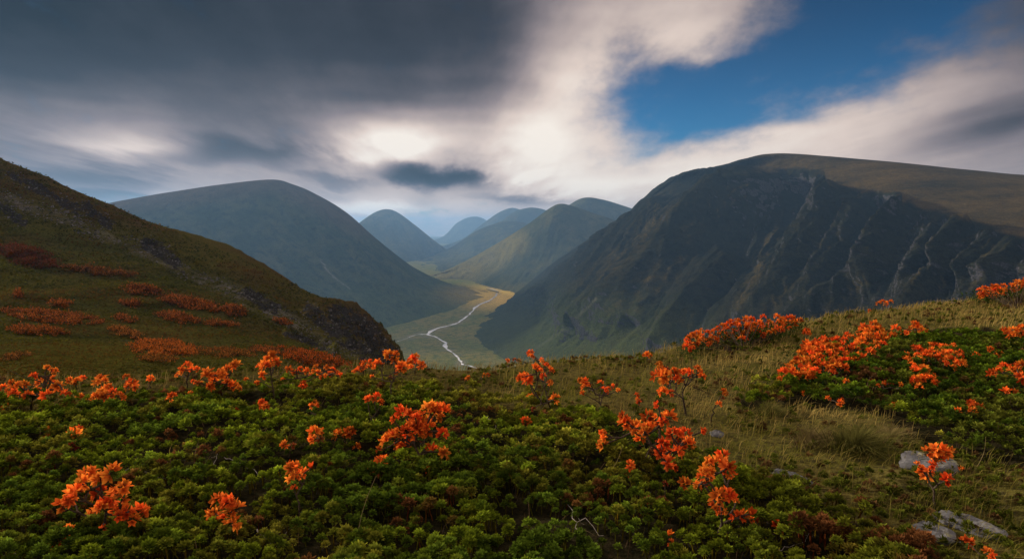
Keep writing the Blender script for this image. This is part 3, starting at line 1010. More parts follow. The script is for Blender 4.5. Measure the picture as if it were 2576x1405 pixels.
m_hill = terrain_mat('hillside_heath', ((0.062, 0.064, 0.014), (0.084, 0.070, 0.018), (0.042, 0.046, 0.012)), 7.0, (0.050, 0.047, 0.045), 1.4,
                     {'brown': (0.105, 0.058, 0.024), 'scree': (0.19, 0.175, 0.165), 'olive': (0.092, 0.086, 0.016)})
hill, hillG = mountain('hillside', 'near heathery hillside on the left with scree streaks and a dark rocky nose', cols, (45, -22), 26, [10, 70, 110, 110, 10], m_hill, 0.6, 30.0,
                       hill_disp, hill_rock,
                       {'brown': lambda G, px, py, N: np.clip(sstep(90, 0, py - np.interp(px, [0, 275, 700, 930], [402, 511, 694, 822])) * 0.8 + 0.5 * fbm(G / 6.0, 3), 0, 1),
                        'scree': hill_scree,
                        'olive': lambda G, px, py, N: np.clip(sstep(-.1, .35, fbm(np.stack([G[..., 0] / 16, G[..., 1] / 22, G[..., 2] / 8], -1), 3)) * 0.9, 0, 1)}, cat='hillside')
hillTree = BVHTree.FromPolygons([tuple(v) for v in hillG.reshape(-1, 3)], [tuple(int(q) for q in f) for f in grid_faces(*hillG.shape[:2])])


def hit_hill(px, py):
    d = Vector(ray(float(px), float(py)))
    d.normalize()
    loc, nor, _, _ = hillTree.ray_cast(Vector((0, 0, 0)), d, 300)
    return loc, nor

# rough heath growing on the near hillside, and loose stones in its scree
_hp, _hq = project(hillG)
rg = np.random.default_rng(91)
Nh = 52000
hx, hy = rg.uniform(-60, 1010, Nh), rg.uniform(395, 965, Nh)
HP = []
for a_, b_ in zip(hx, hy):
    if b_ < 395 + max(0, (a_ - 20)) * .44: continue
    l_, n_ = hit_hill(a_, b_)
    if l_ is not None: HP.append((l_[0], l_[1], l_[2], a_, b_))
HP = np.array(HP)
# ------------------------------------------------------------------ foreground ground
CREST = np.array([(-600, 965), (0, 952), (300, 946), (600, 938), (850, 930), (1000, 926), (1150, 927), (1260, 922), (1350, 908), (1450, 897), (1560, 893), (1650, 880), (1750, 858),
                  (1850, 846), (2000, 812), (2100, 790), (2250, 774), (2350, 760), (2450, 752), (2576, 733), (2900, 700)], float)
GZ0, GSL = -0.98, -0.045
_ca = (CREST[:, 0] - FW / 2) / FPX
_cy = np.clip(-GZ0 / ((CREST[:, 1] - HORIZON) / FPX + GSL), 3, 26)
SHRUB_LEFT = [(-6000, 1030), (0, 1028), (300, 1012), (600, 986), (900, 970), (1060, 988), (1180, 1015), (1290, 1030), (1400, 1042), (1500, 1050), (1600, 1080), (1740, 1150), (1850, 1200),
              (1960, 1255), (2100, 1300), (2200, 1345), (2330, 1420), (2400, 2400), (-6000, 2400)]
SHRUB_RIGHT = [(1960, 975), (2040, 925), (2200, 870), (2330, 835), (2450, 830), (3000, 840), (3600, 900), (3600, 1260), (2800, 1230), (2560, 1190), (2420, 1150), (2260, 1060), (2160, 1030), (2060, 1035), (1985, 1010)]
SHRUB_MID = [(1850, 1010), (1900, 990), (1990, 985), (2030, 1010), (1980, 1035), (1890, 1040)]


def gplane(x, y):
    yy = np.maximum(y, 0.5)
    a = np.clip(x / yy, -1.5, 1.5)
    yc = np.interp(a, _ca, _cy)
    w = 0.16 * yc
    d = np.maximum(y - yc * 0.93, 0)
    drop = 0.62 * (np.sqrt(d * d + w * w) - w)
    z = GZ0 + GSL * y
    return np.maximum(z - drop, VALLEY - 4), d


def shrubness(x, y, z):
    """how far the ground is under heath shrubs (1) rather than grass (0)"""
    px, py = project(np.stack([x, y, z], -1))
    jx = px + 26 * n2(x, y, 0.35, 1.0)
    jy = py + 34 * n2(x, y, 0.35, 5.0)
    s = in_poly(jx, jy, SHRUB_LEFT) | in_poly(jx, jy, SHRUB_RIGHT) | in_poly(jx, jy, SHRUB_MID)
    return np.where(y < 1.3, (x < 0.9 * y + 0.3), s).astype(float)


def gz(x, y):
    x, y = np.asarray(x, float), np.asarray(y, float)
    z, d = gplane(x, y)
    near = np.exp(-np.maximum(y - 25, 0) / 20.0)
    z = z + near * (0.075 * n2(x, y, 1.5, 0.0, 3) + 0.045 * n2(x, y, 0.42, 4.0, 2))
    far = sstep(40, 200, y)
    return z + far * 9 * n2(x, y, 70, 2.0, 4) * (z > VALLEY + 5)


ys = np.concatenate([[-60, -25, -10, -4, -1.5, 0, 0.6], np.linspace(1.0, 3.2, 74), np.geomspace(3.25, 30, 150), np.geomspace(31, 700, 50)])
aa = np.concatenate([np.linspace(-2.4, -1.02, 14), np.linspace(-1.0, 1.0, 300), np.linspace(1.02, 2.4, 14)])
Ag, Yg = np.meshgrid(aa, ys)
Xg = Ag * (np.maximum(Yg, 0) + 1.0 + 20 * np.clip(-Yg / 60, 0, 1))
Zg = gz(Xg, Yg)
SHg = shrubness(Xg, Yg, Zg)
m_ground, nt = mat('heath_soil_and_turf')
pos = nt.n('ShaderNodeNewGeometry').outputs['Position']
sh = nt.attr('shrub').outputs['Fac']
a_ = nt.noise(pos, 2.2, 4.0, .6)
b_ = nt.noise(pos, 22.0, 4.0, .65)
turf = nt.mix(nt.smooth(a_, .38, .62), (0.085, 0.080, 0.016), (0.125, 0.100, 0.030))
turf = nt.mix(nt.smooth(b_, .42, .66), turf, (0.045, 0.038, 0.016))
soil = nt.mix(nt.smooth(b_, .35, .65), (0.012, 0.012, 0.006), (0.030, 0.024, 0.012))
c_ = nt.mix(sh, turf, soil)
bp = nt.n('ShaderNodeBump', Strength=0.9, Distance=0.03, Height=b_)
df = nt.n('ShaderNodeBsdfDiffuse', Color=c_, Roughness=0.6, Normal=bp.outputs[0])
finish(nt, df.outputs[0])
gr = obj('ground', new_mesh('ground', np.stack([Xg, Yg, Zg], -1).reshape(-1, 3), grid_faces(*Xg.shape), m_ground, True, None, {'shrub': SHg.ravel()}))
tag(gr, 'turf and dark heath soil of the hilltop in front, falling away to the valley', 'ground', kind='structure')


def ground_hit(px, py, lift=0.0):
    """point where a sight line first meets the ground"""
    d = ray(float(px), float(py))
    t = np.geomspace(1.0, 45, 130)
    P = d[None] * t[:, None]
    g = gz(P[:, 0], P[:, 1]) + lift
    below = np.nonzero(P[:, 2] < g)[0]
    if len(below) == 0:
        # above the crest line: stand it on the crest of this direction
        k = int(np.argmin(P[:, 2] - g))
        return np.array([P[k, 0], P[k, 1], float(g[k])])
    k = below[0]
    lo, hi = t[max(k - 1, 0)], t[k]
    for _ in range(11):
        m = (lo + hi) / 2
        p = d * m
        if p[2] < gz(p[0], p[1]) + lift: hi = m
        else: lo = m
    return d * hi


# ------------------------------------------------------------------ instanced-by-hand scatter: many copies of small templates in ONE mesh
def scatter(tmpls, P, rotz, tilt, tiltdir, s, colmul, pick):
    """tmpls: list of (V(n,3), F(m,k), C(n,3))"""
    Vs, Fs, Cs, off = [], {}, [], 0
    for k, (V, F, C) in enumerate(tmpls):
        i = np.nonzero(pick == k)[0]
        if len(i) == 0: continue
        cz, szn = np.cos(rotz[i]), np.sin(rotz[i])
        X = V[None, :, 0] * cz[:, None] - V[None, :, 1] * szn[:, None]
        Yv = V[None, :, 0] * szn[:, None] + V[None, :, 1] * cz[:, None]
        Z = np.repeat(V[None, :, 2], len(i), 0)
        Z = Z * s[i][:, None]; X = X * s[i][:, None]; Yv = Yv * s[i][:, None]
        tx, ty = np.cos(tiltdir[i]) * tilt[i], np.sin(tiltdir[i]) * tilt[i]
        X2 = X + Z * tx[:, None]
        Y2 = Yv + Z * ty[:, None]
        Z2 = Z - (X * tx[:, None] + Yv * ty[:, None])
        W_ = np.stack([X2, Y2, Z2], -1) + P[i][:, None]
        Vs.append(W_.reshape(-1, 3))
        f = (F[None] + (np.arange(len(i)) * len(V))[:, None, None] + off).reshape(-1, F.shape[1])
        Fs.setdefault(F.shape[1], []).append(f)
        Cs.append((C[None] * colmul[i][:, None]).reshape(-1, 3))
        off += len(i) * len(V)
    return np.concatenate(Vs), [np.concatenate(v) for v in Fs.values()], np.concatenate(Cs)


def frame(d):
    """unit vector, one across it lying level, and one at right angles to both"""
    x, y, z = float(d[0]), float(d[1]), float(d[2])
    L = math.sqrt(x * x + y * y + z * z) or 1.0
    x, y, z = x / L, y / L, z / L
    h = math.hypot(x, y)
    ax, ay = (y / h, -x / h) if h > 1e-3 else (1.0, 0.0)
    return np.array((x, y, z)), np.array((ax, ay, 0.0)), np.array((ay * z, -ax * z, ax * y - ay * x))


def leaf_quad(base, d, L, w, bend, up=None):
    """narrow four-point leaf along d"""
    d, a, b = frame(np.asarray(d, float))
    base = np.asarray(base, float)
    m = base + d * L * 0.55 + b * bend * 0.5
    t = base + d * L + b * (-bend * 0.3)
    return [base, m + a * w / 2, t, m - a * w / 2]


def make_sprig(n, r, h, L, w, rg, dense=1.0):
    """rounded shoot tip clothed in short leaves: dark inside, fresh green on the tips"""
    V, F, C = [], [], []
    for k in range(n):
        t = (k + 0.5) / n
        ph = k * 2.39996 + rg.normal() * 0.25
        pol = math.acos(1 - 1.25 * t)                       # top of the shoot down past its middle
        d = np.array([math.sin(pol) * math.cos(ph), math.sin(pol) * math.sin(ph), math.cos(pol) * 0.9 + 0.35])
        d /= np.linalg.norm(d)
        b = np.array([0, 0, h - r]) + d * r * rg.uniform(0.30, 0.6) * np.array([1, 1, 1.1])
        LL = L * rg.uniform(0.75, 1.2)
        i0 = len(V)
        V += leaf_quad(b, d + rg.normal(size=3) * 0.18, LL, w * rg.uniform(.8, 1.2), 0.15 * LL)
        F.append([i0, i0 + 1, i0 + 2, i0 + 3])
        v = rg.uniform(0.75, 1.2)
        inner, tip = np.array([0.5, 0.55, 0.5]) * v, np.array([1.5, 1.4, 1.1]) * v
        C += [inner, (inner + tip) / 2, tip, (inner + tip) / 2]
    return np.array(V), np.array(F), np.array(C)


def make_stalk(h, rg):
    V = []
    r = 0.0016
    for z in (0, h):
        for k in range(3):
            V.append([r * math.cos(k * 2.1), r * math.sin(k * 2.1), z])
    F = [[0, 1, 4, 3], [1, 2, 5, 4], [2, 0, 3, 5]]
    return np.array(V), np.array(F), np.tile([0.9, 0.55, 0.35], (6, 1))


def merge_t(*T):
    Vs, Fs, Cs, o = [], [], [], 0
    for V, F, C in T:
        Vs.append(V); Fs.append(F + o); Cs.append(C); o += len(V)
    return np.concatenate(Vs), np.concatenate(Fs), np.concatenate(Cs)


rg = np.random.default_rng(3)
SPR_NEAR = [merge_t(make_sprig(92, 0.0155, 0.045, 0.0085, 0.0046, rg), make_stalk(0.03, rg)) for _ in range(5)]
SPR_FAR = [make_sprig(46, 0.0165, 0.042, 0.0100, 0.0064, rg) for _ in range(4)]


def jitter_grid(x0, x1, y0, y1, sp, rg):
    gx = np.arange(x0, x1, sp)
    gy = np.arange(y0, y1, sp * 0.9)
    X, Y = np.meshgrid(gx, gy)
    X = X + (np.arange(len(gy)) % 2 * 0.5 * sp)[:, None]
    X = X + rg.uniform(-.42, .42, X.shape) * sp
    Y = Y + rg.uniform(-.42, .42, Y.shape) * sp
    return X.ravel(), Y.ravel()


def shrub_carpet(tm, y0, y1, sp, size, seed, ymax=None):
    rg = np.random.default_rng(seed)
    x, y = jitter_grid(-0.95 * y1 - 2.6, 0.95 * y1 + 2.6, y0, y1, sp, rg)
    k = np.abs(x) < 0.9 * y + 2.4
    k &= (np.abs(x) < .9 * y + .45) | (rg.uniform(size=len(x)) < .6)
    x, y = x[k], y[k]
    z = gz(x, y)
    s = shrubness(x, y, z)
    _, d = gplane(x, y)
    hollow = n2(x, y, 0.17, 8.0, 2) + 0.6 * n2(x, y, 0.55, 9.0, 2)
    px, py = project(np.stack([x, y, z], -1))
    thin = 0.10 + 0.35 * sstep(1700, 2250, px) * sstep(1120, 1300, py)
    k = (s > .5) & (hollow > -0.37 + rg.normal(size=len(x)) * 0.07 + thin * 0.2) & (d < 0.9)
    x, y, z, px, py, hollow = x[k], y[k], z[k], px[k], py[k], hollow[k]
    n = len(x)
    mound = 0.055 * np.clip(hollow + 0.25, 0, 1.0) + 0.02 * n2(x, y, 0.09, 2.0, 1)
    P = np.stack([x, y, z + mound + rg.uniform(-.008, .012, n)], -1)
    # kinds of colour: fresh green, olive, and russet shoots in drifts
    g = np.array([0.130, 0.170, 0.013])
    dk = np.array([0.062, 0.100, 0.012])
    ol = np.array([0.145, 0.142, 0.020])
    ru = np.array([0.115, 0.048, 0.020])
    a = sstep(-.25, .35, n2(x, y, 0.45, 13.0, 3) + rg.normal(size=n) * .18)[:, None]
    c = dk * (1 - a) + g * a
    b = (sstep(.02, .4, n2(x, y, 0.8, 23.0, 3) + rg.normal(size=n) * .16) + 0.45 * sstep(1650, 2150, px) * sstep(1080, 1250, py))[:, None]
    b = np.clip(b, 0, 1)
    c = c * (1 - b) + ol * b
    rus = n2(x, y, 0.35, 33.0, 3) + rg.normal(size=n) * .13 - 0.30 + 0.12 * sstep(1290, 1400, py) * sstep(1150, 1300, px)
    r_ = sstep(0, .16, rus)[:, None]
    c = c * (1 - r_) + ru * r_
    c = c * 1.12 * np.exp(rg.normal(size=n) * .30)[:, None]
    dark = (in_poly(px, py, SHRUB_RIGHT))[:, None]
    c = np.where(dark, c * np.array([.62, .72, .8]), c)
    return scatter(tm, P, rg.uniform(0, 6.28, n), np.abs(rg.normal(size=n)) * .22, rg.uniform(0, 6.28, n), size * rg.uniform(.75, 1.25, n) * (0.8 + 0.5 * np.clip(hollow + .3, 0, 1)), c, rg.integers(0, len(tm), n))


m_shrub = leaf_mat('heath_leaf', 0.30, 0.6, 0.12, 0.25, 90.0)
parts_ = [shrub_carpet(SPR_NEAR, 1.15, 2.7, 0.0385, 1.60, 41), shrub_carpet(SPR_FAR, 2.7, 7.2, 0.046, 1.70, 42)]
Vc = np.concatenate([p_[0] for p_ in parts_])
Fc, o_ = [], 0
for p_ in parts_:
    Fc.append(np.concatenate(p_[1]) + o_); o_ += len(p_[0])
sc_ = obj('shrubbery', new_mesh('shrubbery', Vc, np.concatenate(Fc), m_shrub, False, np.concatenate([p_[2] for p_ in parts_])))
tag(sc_, 'low carpet of rounded green and russet heath shoots over the near ground', 'heath shrubs', kind='stuff')

# ------------------------------------------------------------------ grass
def blades(x, y, z, L, lean, az, w, c0, c1, rg):
    """two-segment tapering blades; returns V, F, C"""
    n = len(x)
    B = np.stack([x, y, z], -1)
    dirv = np.stack([np.cos(az), np.sin(az), np.zeros(n)], -1)
    side = np.stack([-np.sin(az + .9), np.cos(az + .9), np.zeros(n)], -1)
    up = np.array([0, 0, 1.0])
    M = B + up * (L * .58)[:, None] + dirv * (L * lean * .32)[:, None]
    T = B + up * (L * (1 - .30 * np.clip(lean, 0, 1.4)))[:, None] + dirv * (L * lean)[:, None]
    hw = (w / 2)[:, None]
    V = np.stack([B - side * hw, B + side * hw, M + side * hw * .8, M - side * hw * .8, T + side * hw * .18, T - side * hw * .18], 1).reshape(-1, 3)
    i = (np.arange(n) * 6)[:, None]
    F = np.concatenate([i + np.array([[0, 1, 2, 3]]), i + np.array([[3, 2, 4, 5]])], 0)
    C = np.stack([c0, c0, (c0 + c1) / 2, (c0 + c1) / 2, c1, c1], 1).reshape(-1, 3)
    return V, F, C


TUFTS = [(2150, 1125, .34, 'green'), (2030, 1095, .26, 'straw'), (1985, 1010, .22, 'green'), (2330, 985, .2, 'straw')]
rg = np.random.default_rng(77)
GV, GF, GC, o_ = [], [], [], 0
for (y0, y1, dens, w, Lm) in [(1.3, 2.6, 1900, .0016, .075), (2.6, 4.2, 1300, .0024, .085), (4.2, 7.0, 700, .0036, .10), (7.0, 13, 300, .0062, .12), (13, 26, 110, .011, .15)]:
    n = int((0.9 * (y1 ** 2 - y0 ** 2) + 4.4 * (y1 - y0)) * dens)
    y = np.sqrt(rg.uniform(y0 ** 2, y1 ** 2, n))
    x = rg.uniform(-1, 1, n) * (0.9 * y + 2.2)
    z = gz(x, y)
    s = shrubness(x, y, z)
    pl, d = gplane(x, y)
    clump = n2(x, y, 0.22, 51.0, 2)
    px, py = project(np.stack([x, y, z], -1))
    leftgap = (px < 1250) & (py < 1010)
    keep = (d < 2.0 + 0.1 * y) & ((s < .5) & (clump + rg.normal(size=n) * .22 > -.18) | (s > .5) & (rg.uniform(size=n) < .075))
    x, y, z, clump, px, py, s = (q[keep] for q in (x, y, z, clump, px, py, s))
    n = len(x)
    dry = n2(x, y, 1.1, 61.0, 3) + .5 * clump + rg.normal(size=n) * .22 + .25 * sstep(1500, 1900, px) * sstep(1180, 1030, py)
    straw, olive, brown = np.array([.400, .285, .085]), np.array([.175, .162, .024]), np.array([.135, .088, .036])
    wet = (sstep(1800, 1950, px) * sstep(1130, 1220, py))
    t = (sstep(-.25, .35, dry) * (1 - .75 * wet))[:, None]
    c = olive * (1 - t) + straw * t
    bt = sstep(.1, .5, n2(x, y, .7, 71.0, 3) + rg.normal(size=n) * .2) * .8
    bt = np.clip(bt + ((px < 1250) & (py < 1010)) * .55, 0, 1)[:, None]
    c = c * (1 - bt) + brown * bt
    c = c * rg.uniform(.7, 1.25, n)[:, None]
    c = np.where((s > .5)[:, None] & (rg.uniform(size=n) < .8)[:, None], np.array([.12, .075, .042]) * rg.uniform(.4, 1.6, n)[:, None], c)
    wind = n2(x, y, .8, 81.0, 2) * 2.2
    V, F, C = blades(x, y, z - .01, np.where(s > .5, 1.15, .92) * Lm * rg.uniform(.45, 1.35, n) * (1 + .5 * clump), np.abs(rg.normal(size=n) * .45 + .45), wind + rg.normal(size=n) * .9, w * rg.uniform(.7, 1.3, n), c * .7, c * 1.15, rg)
    GV.append(V); GF.append(F + o_); GC.append(C); o_ += len(V)
m_grass = leaf_mat('moor_grass_blade', 0.30, 0.7, 0.10, 0.15, 20.0)
go = obj('grass', new_mesh('grass', np.concatenate(GV), np.concatenate(GF), m_grass, False, np.concatenate(GC)))
tag(go, 'short olive and straw coloured moor grass on the open slope', 'grass', kind='stuff')

# low leafy ground cover among the grass, so the slope is not only blades
rg = np.random.default_rng(78)
x, y = [], []
for (y0, y1, dens) in [(1.3, 3.2, 620), (3.2, 6.5, 150), (6.5, 13, 42), (13, 25, 14)]:
    n = int((0.9 * (y1 ** 2 - y0 ** 2) + 4.4 * (y1 - y0)) * dens)
    yy = np.sqrt(rg.uniform(y0 ** 2, y1 ** 2, n)); x.append(rg.uniform(-1, 1, n) * (0.9 * yy + 2.2)); y.append(yy)
x, y = np.concatenate(x), np.concatenate(y)
z = gz(x, y)
px, py = project(np.stack([x, y, z], -1))
_, d = gplane(x, y)
k = (shrubness(x, y, z) < .5) & (d < 1.5) & (n2(x, y, .5, 91.0, 3) + rg.normal(size=len(x)) * .1 > -.02 - .45 * sstep(1800, 1950, px) * sstep(1130, 1220, py))
x, y, z, px, py = (q[k] for q in (x, y, z, px, py))
n = len(x)
c = np.where((rg.uniform(size=n) < .25)[:, None], np.array([.10, .055, .025]), np.array([.080, .096, .014])) * rg.uniform(.45, 1.4, n)[:, None]
sz_ = np.where(y < 3.2, 1.15, np.where(y < 6.5, 1.35, np.where(y < 13, 2.2, 3.6))) * rg.uniform(.6, 1.3, n)
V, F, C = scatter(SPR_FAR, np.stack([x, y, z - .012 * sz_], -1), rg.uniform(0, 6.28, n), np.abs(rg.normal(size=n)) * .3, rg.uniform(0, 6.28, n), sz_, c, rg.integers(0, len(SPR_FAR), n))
uo = obj('undergrowth', new_mesh('undergrowth', V, F, m_shrub, False, C))
tag(uo, 'olive and rusty creeping plants between the moor grass', 'ground cover', kind='stuff')

# tussocks: things of their own
def tussock(px, py, r, kind, label):
    b = ground_hit(px, py)
    rg = np.random.default_rng(int(px))
    n = 1000 if r > .2 else 480
    rr = np.abs(rg.normal(size=n)) * r * .22
    th = rg.uniform(0, 6.28, n)
    x, y = rr * np.cos(th), rr * np.sin(th) * .8
    z = gz(x + b[0], y + b[1]) - b[2] - .01
    L = r * rg.uniform(.35, .8, n)
    lean = .25 + 1.3 * rr / (r * .5) * rg.uniform(.5, 1.2, n)
    c = (np.array([.105, .115, .020]) if kind == 'green' else np.array([.27, .20, .085])) * rg.uniform(.65, 1.3, n)[:, None]
    tip = np.array([.24, .19, .07])
    V, F, C = blades(x, y, z, L, lean, th + rg.normal(size=n) * .3, .0022 * rg.uniform(.7, 1.3, n) * b[1] / 2.8, c * .7, c * .5 + tip * .5, rg)
    o = obj('grass_tussock', new_mesh('grass_tussock', V, F, m_grass, False, C), None, tuple(b))
    tag(o, label, 'tussock', 'grass tussocks on the slope')


tussock(2150, 1135, .25, 'green', 'bright green tussock of fine grass in the middle of the grassy slope')
tussock(2035, 1120, .18, 'straw', 'pale straw tussock beside the bright green one')
tussock(2235, 1110, .16, 'straw', 'straw tussock between the green tussock and the dark shrubs')
tussock(1935, 1045, .15, 'green', 'small green tussock beside the low dark green patch')
crag_ = hill_crag(HP[:, 3], HP[:, 4])
scree_ = sstep(26, 8, seg_dist(HP[:, 3], HP[:, 4], SCREE)[0])
drift = fbm(HP[:, :3] / np.array([7., 11., 5.]), 3) + rg.normal(size=len(HP)) * .15
k = (rg.uniform(size=len(HP)) > crag_ * .75) & (rg.uniform(size=len(HP)) > scree_ * .6) & (drift > -.25)
Hs, ds = HP[k], drift[k]
n = len(Hs)
sz_ = 3.4 / FPX * Hs[:, 1] / .03 * rg.uniform(.5, 1.3, n)
t_ = sstep(-.2, .4, ds)[:, None]
c = np.array([.030, .042, .009]) * (1 - t_) + np.array([.096, .094, .013]) * t_
b_ = sstep(.0, .4, fbm(Hs[:, :3] / 9.0 + 40, 3) + rg.normal(size=n) * .15)[:, None]
c = (c * (1 - b_ * .7) + np.array([.125, .052, .016]) * b_ * .7) * rg.uniform(.55, 1.4, n)[:, None]
tm_h = [make_sprig(9, 0.017, 0.036, 0.020, 0.016, rg) for _ in range(3)]
V, F, C = scatter(tm_h, Hs[:, :3] - np.array([0, 0, .01]) * sz_[:, None], rg.uniform(0, 6.28, n), np.abs(rg.normal(size=n)) * .3, rg.uniform(0, 6.28, n), sz_, c, rg.integers(0, 3, n))
ho = obj('heather', new_mesh('heather', V, F, m_shrub, False, C))
tag(ho, 'rough dark heather and grass tufts covering the near hillside', 'heather', kind='stuff')

# scree stones
k = (scree_ > .15) & (rg.uniform(size=len(HP)) < .15 + .5 * scree_) & (fbm(HP[:, :3] / 4.0 + 7, 3) > -.12) | (crag_ > .4) & (rg.uniform(size=len(HP)) < .16)
Hs = HP[k]
n = len(Hs)
tm_s = []
for q_ in range(4):
    v_ = rg.normal(size=(8, 3)) * .12 + np.array([[x, y, z] for z in (0, .6) for x, y in ((-.5, -.4), (.5, -.4), (.5, .4), (-.5, .4))])
    tm_s.append((v_, np.array([(0, 1, 5, 4), (1, 2, 6, 5), (2, 3, 7, 6), (3, 0, 4, 7), (4, 5, 6, 7)]), np.ones((8, 3))))
sz_ = 2.2 / FPX * Hs[:, 1] * np.exp(rg.normal(size=n) * .45)
c = np.array([.13, .122, .118]) * rg.uniform(.4, 1.3, n)[:, None]
V, F, C = scatter(tm_s, Hs[:, :3] - np.array([0, 0, .25]) * sz_[:, None], rg.uniform(0, 6.28, n), np.abs(rg.normal(size=n)) * .3, rg.uniform(0, 6.28, n), sz_, c, rg.integers(0, 4, n))
m_scree, nt = mat('scree_stone')
df = nt.n('ShaderNodeBsdfDiffuse', Color=nt.attr('tint').outputs['Color'], Roughness=.6)
finish(nt, df.outputs[0])
so = obj('scree', new_mesh('scree', V, F, m_scree, False, C))
tag(so, 'loose grey scree stones strewn in a band down the near hillside', 'scree', kind='stuff')
# ------------------------------------------------------------------ orange-flowered shrubs
def petal(L, w, cup, rg):
    """8-point pointed petal lying along +x, cupped upward"""
    c = cup
    z = lambda t: c * L * (0.55 * t - 0.85 * t * t)
    V = [(0, 0, 0),
         (.38 * L, -.40 * w, z(.38) + .05 * w), (.38 * L, 0, z(.38) - .06 * w), (.38 * L, .40 * w, z(.38) + .05 * w),
         (.70 * L, -.46 * w, z(.70) + .07 * w), (.72 * L, 0, z(.72) - .05 * w), (.70 * L, .46 * w, z(.70) + .07 * w),
         (L, 0, z(1.0))]
    F4 = [(0, 1, 2, 2), (0, 2, 3, 3)]
    F = [(0, 2, 1, 1), (0, 3, 2, 2), (1, 2, 5, 4), (2, 3, 6, 5), (4, 5, 7, 7), (5, 6, 7, 7)]
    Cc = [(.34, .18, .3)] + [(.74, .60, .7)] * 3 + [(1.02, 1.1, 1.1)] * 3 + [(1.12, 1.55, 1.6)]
    return np.array(V), F, np.array(Cc)


ORANGE = np.array([0.88, 0.158, 0.020])


def build_truss(n_floret, n_pet, rg, flat=0.0):
    """a head of blossom about 1 unit in radius: several florets, each a whorl of pointed petals"""
    V, F, C = [], [], []
    for f in range(n_floret):
        if n_floret == 1:
            d = np.array([0, 0, 1.0]); base = np.array([0, 0, -.25]); sc = 1.25
        else:
            t = (f + .5) / n_floret
            pol = math.acos(1 - 1.15 * t)
            ph = f * 2.39996 + rg.normal() * .3
            d = np.array([math.sin(pol) * math.cos(ph), math.sin(pol) * math.sin(ph), math.cos(pol) + .25])
            d /= np.linalg.norm(d)
            base = d * .28 + np.array([0, 0, -.15])
            sc = rg.uniform(.62, .85)
        d, a, b = frame(d + rg.normal(size=3) * .12)
        tone = rg.uniform(.62, 1.15)
        hue = rg.uniform(.75, 1.35)
        open_ = rg.uniform(.42, .95)
        spin = rg.uniform(0, 6.28)
        for k in range(n_pet):
            th = spin + 6.2832 * k / n_pet + rg.normal() * .12
            pv, pf, pc = petal(rg.uniform(.95, 1.3) * sc, .54 * sc * rg.uniform(.8, 1.15), rg.uniform(.15, .45), rg)
            op = open_ + rg.normal() * .12
            ex = a * math.cos(th) + b * math.sin(th)
            ey = -a * math.sin(th) + b * math.cos(th)
            dirx = ex * math.sin(op) + d * math.cos(op)
            dirz = d * math.sin(op) - ex * math.cos(op)
            P = base + pv[:, :1] * dirx + pv[:, 1:2] * ey + pv[:, 2:] * dirz
            o = len(V)
            V += list(P)
            F += [tuple(o + q for q in f_) for f_ in pf]
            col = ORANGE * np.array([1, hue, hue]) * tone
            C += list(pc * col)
    return np.array(V), F, np.array(C)


m_petal, nt = mat('orange_petal')
c_ = nt.attr('tint').outputs['Color']
geo = nt.n('ShaderNodeNewGeometry')
ns = nt.noise(geo.outputs['Position'], 140.0, 2.0)
oi = nt.n('ShaderNodeObjectInfo').outputs['Random']
f_ = nt.math('MULTIPLY', nt.smooth(ns, .3, .7, .85, 1.12), nt.math('MULTIPLY_ADD', oi, .5, .66))
c_ = nt.vmath('SCALE', c_, None)
nt.t.links.new(f_, c_.node.inputs[3])
hue_ = nt.math('FRACT', nt.math('MULTIPLY', oi, 7.13))
c_ = nt.vmath('MULTIPLY', c_, nt.mix(hue_, (1.0, .62, .9), (1.02, 1.38, 1.25)))
df = nt.n('ShaderNodeBsdfDiffuse', Color=c_, Roughness=0.3)
tr = nt.n('ShaderNodeBsdfTranslucent', Color=c_)
mx = nt.n('ShaderNodeMixShader', i0=0.38, i1=df.outputs[0], i2=tr.outputs[0])
finish(nt, mx.outputs[0])

m_bark, nt = mat('grey_brown_bark')
ns = nt.noise(nt.n('ShaderNodeNewGeometry').outputs['Position'], 180.0, 3.0)
df = nt.n('ShaderNodeBsdfDiffuse', Color=nt.mix(nt.smooth(ns, .3, .7), (.035, .024, .016), (.10, .075, .055)), Roughness=.5)
finish(nt, df.outputs[0])
m_twig, nt = mat('bleached_twig')
ns = nt.noise(nt.n('ShaderNodeNewGeometry').outputs['Position'], 120.0, 3.0)
df = nt.n('ShaderNodeBsdfDiffuse', Color=nt.mix(nt.smooth(ns, .3, .7), (.15, .12, .10), (.36, .32, .28)), Roughness=.5)
finish(nt, df.outputs[0])


def quads(F):
    """faces given as 4-tuples, triangles with the last index repeated"""
    q = np.array([f for f in F if f[2] != f[3]], np.int32).reshape(-1, 4)
    t = np.array([f[:3] for f in F if f[2] == f[3]], np.int32).reshape(-1, 3)
    return [q, t]


rgp = np.random.default_rng(21)
TRUSS = {'head': [], 'small': [], 'bloom': []}
for k in range(7):
    V, F, C = build_truss(5, 5, rgp)
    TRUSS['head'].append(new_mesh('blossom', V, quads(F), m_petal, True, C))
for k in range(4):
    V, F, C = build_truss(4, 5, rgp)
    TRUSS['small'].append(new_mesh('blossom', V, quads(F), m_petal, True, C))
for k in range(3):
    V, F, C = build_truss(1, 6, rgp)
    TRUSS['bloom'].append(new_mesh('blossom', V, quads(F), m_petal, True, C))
DEAD = []
for k in range(2):
    V, F, C = build_truss(4, 4, rgp)
    DEAD.append(new_mesh('faded_blossom', V, quads(F), m_petal, True, C * np.array([.33, .42, 1.1])))


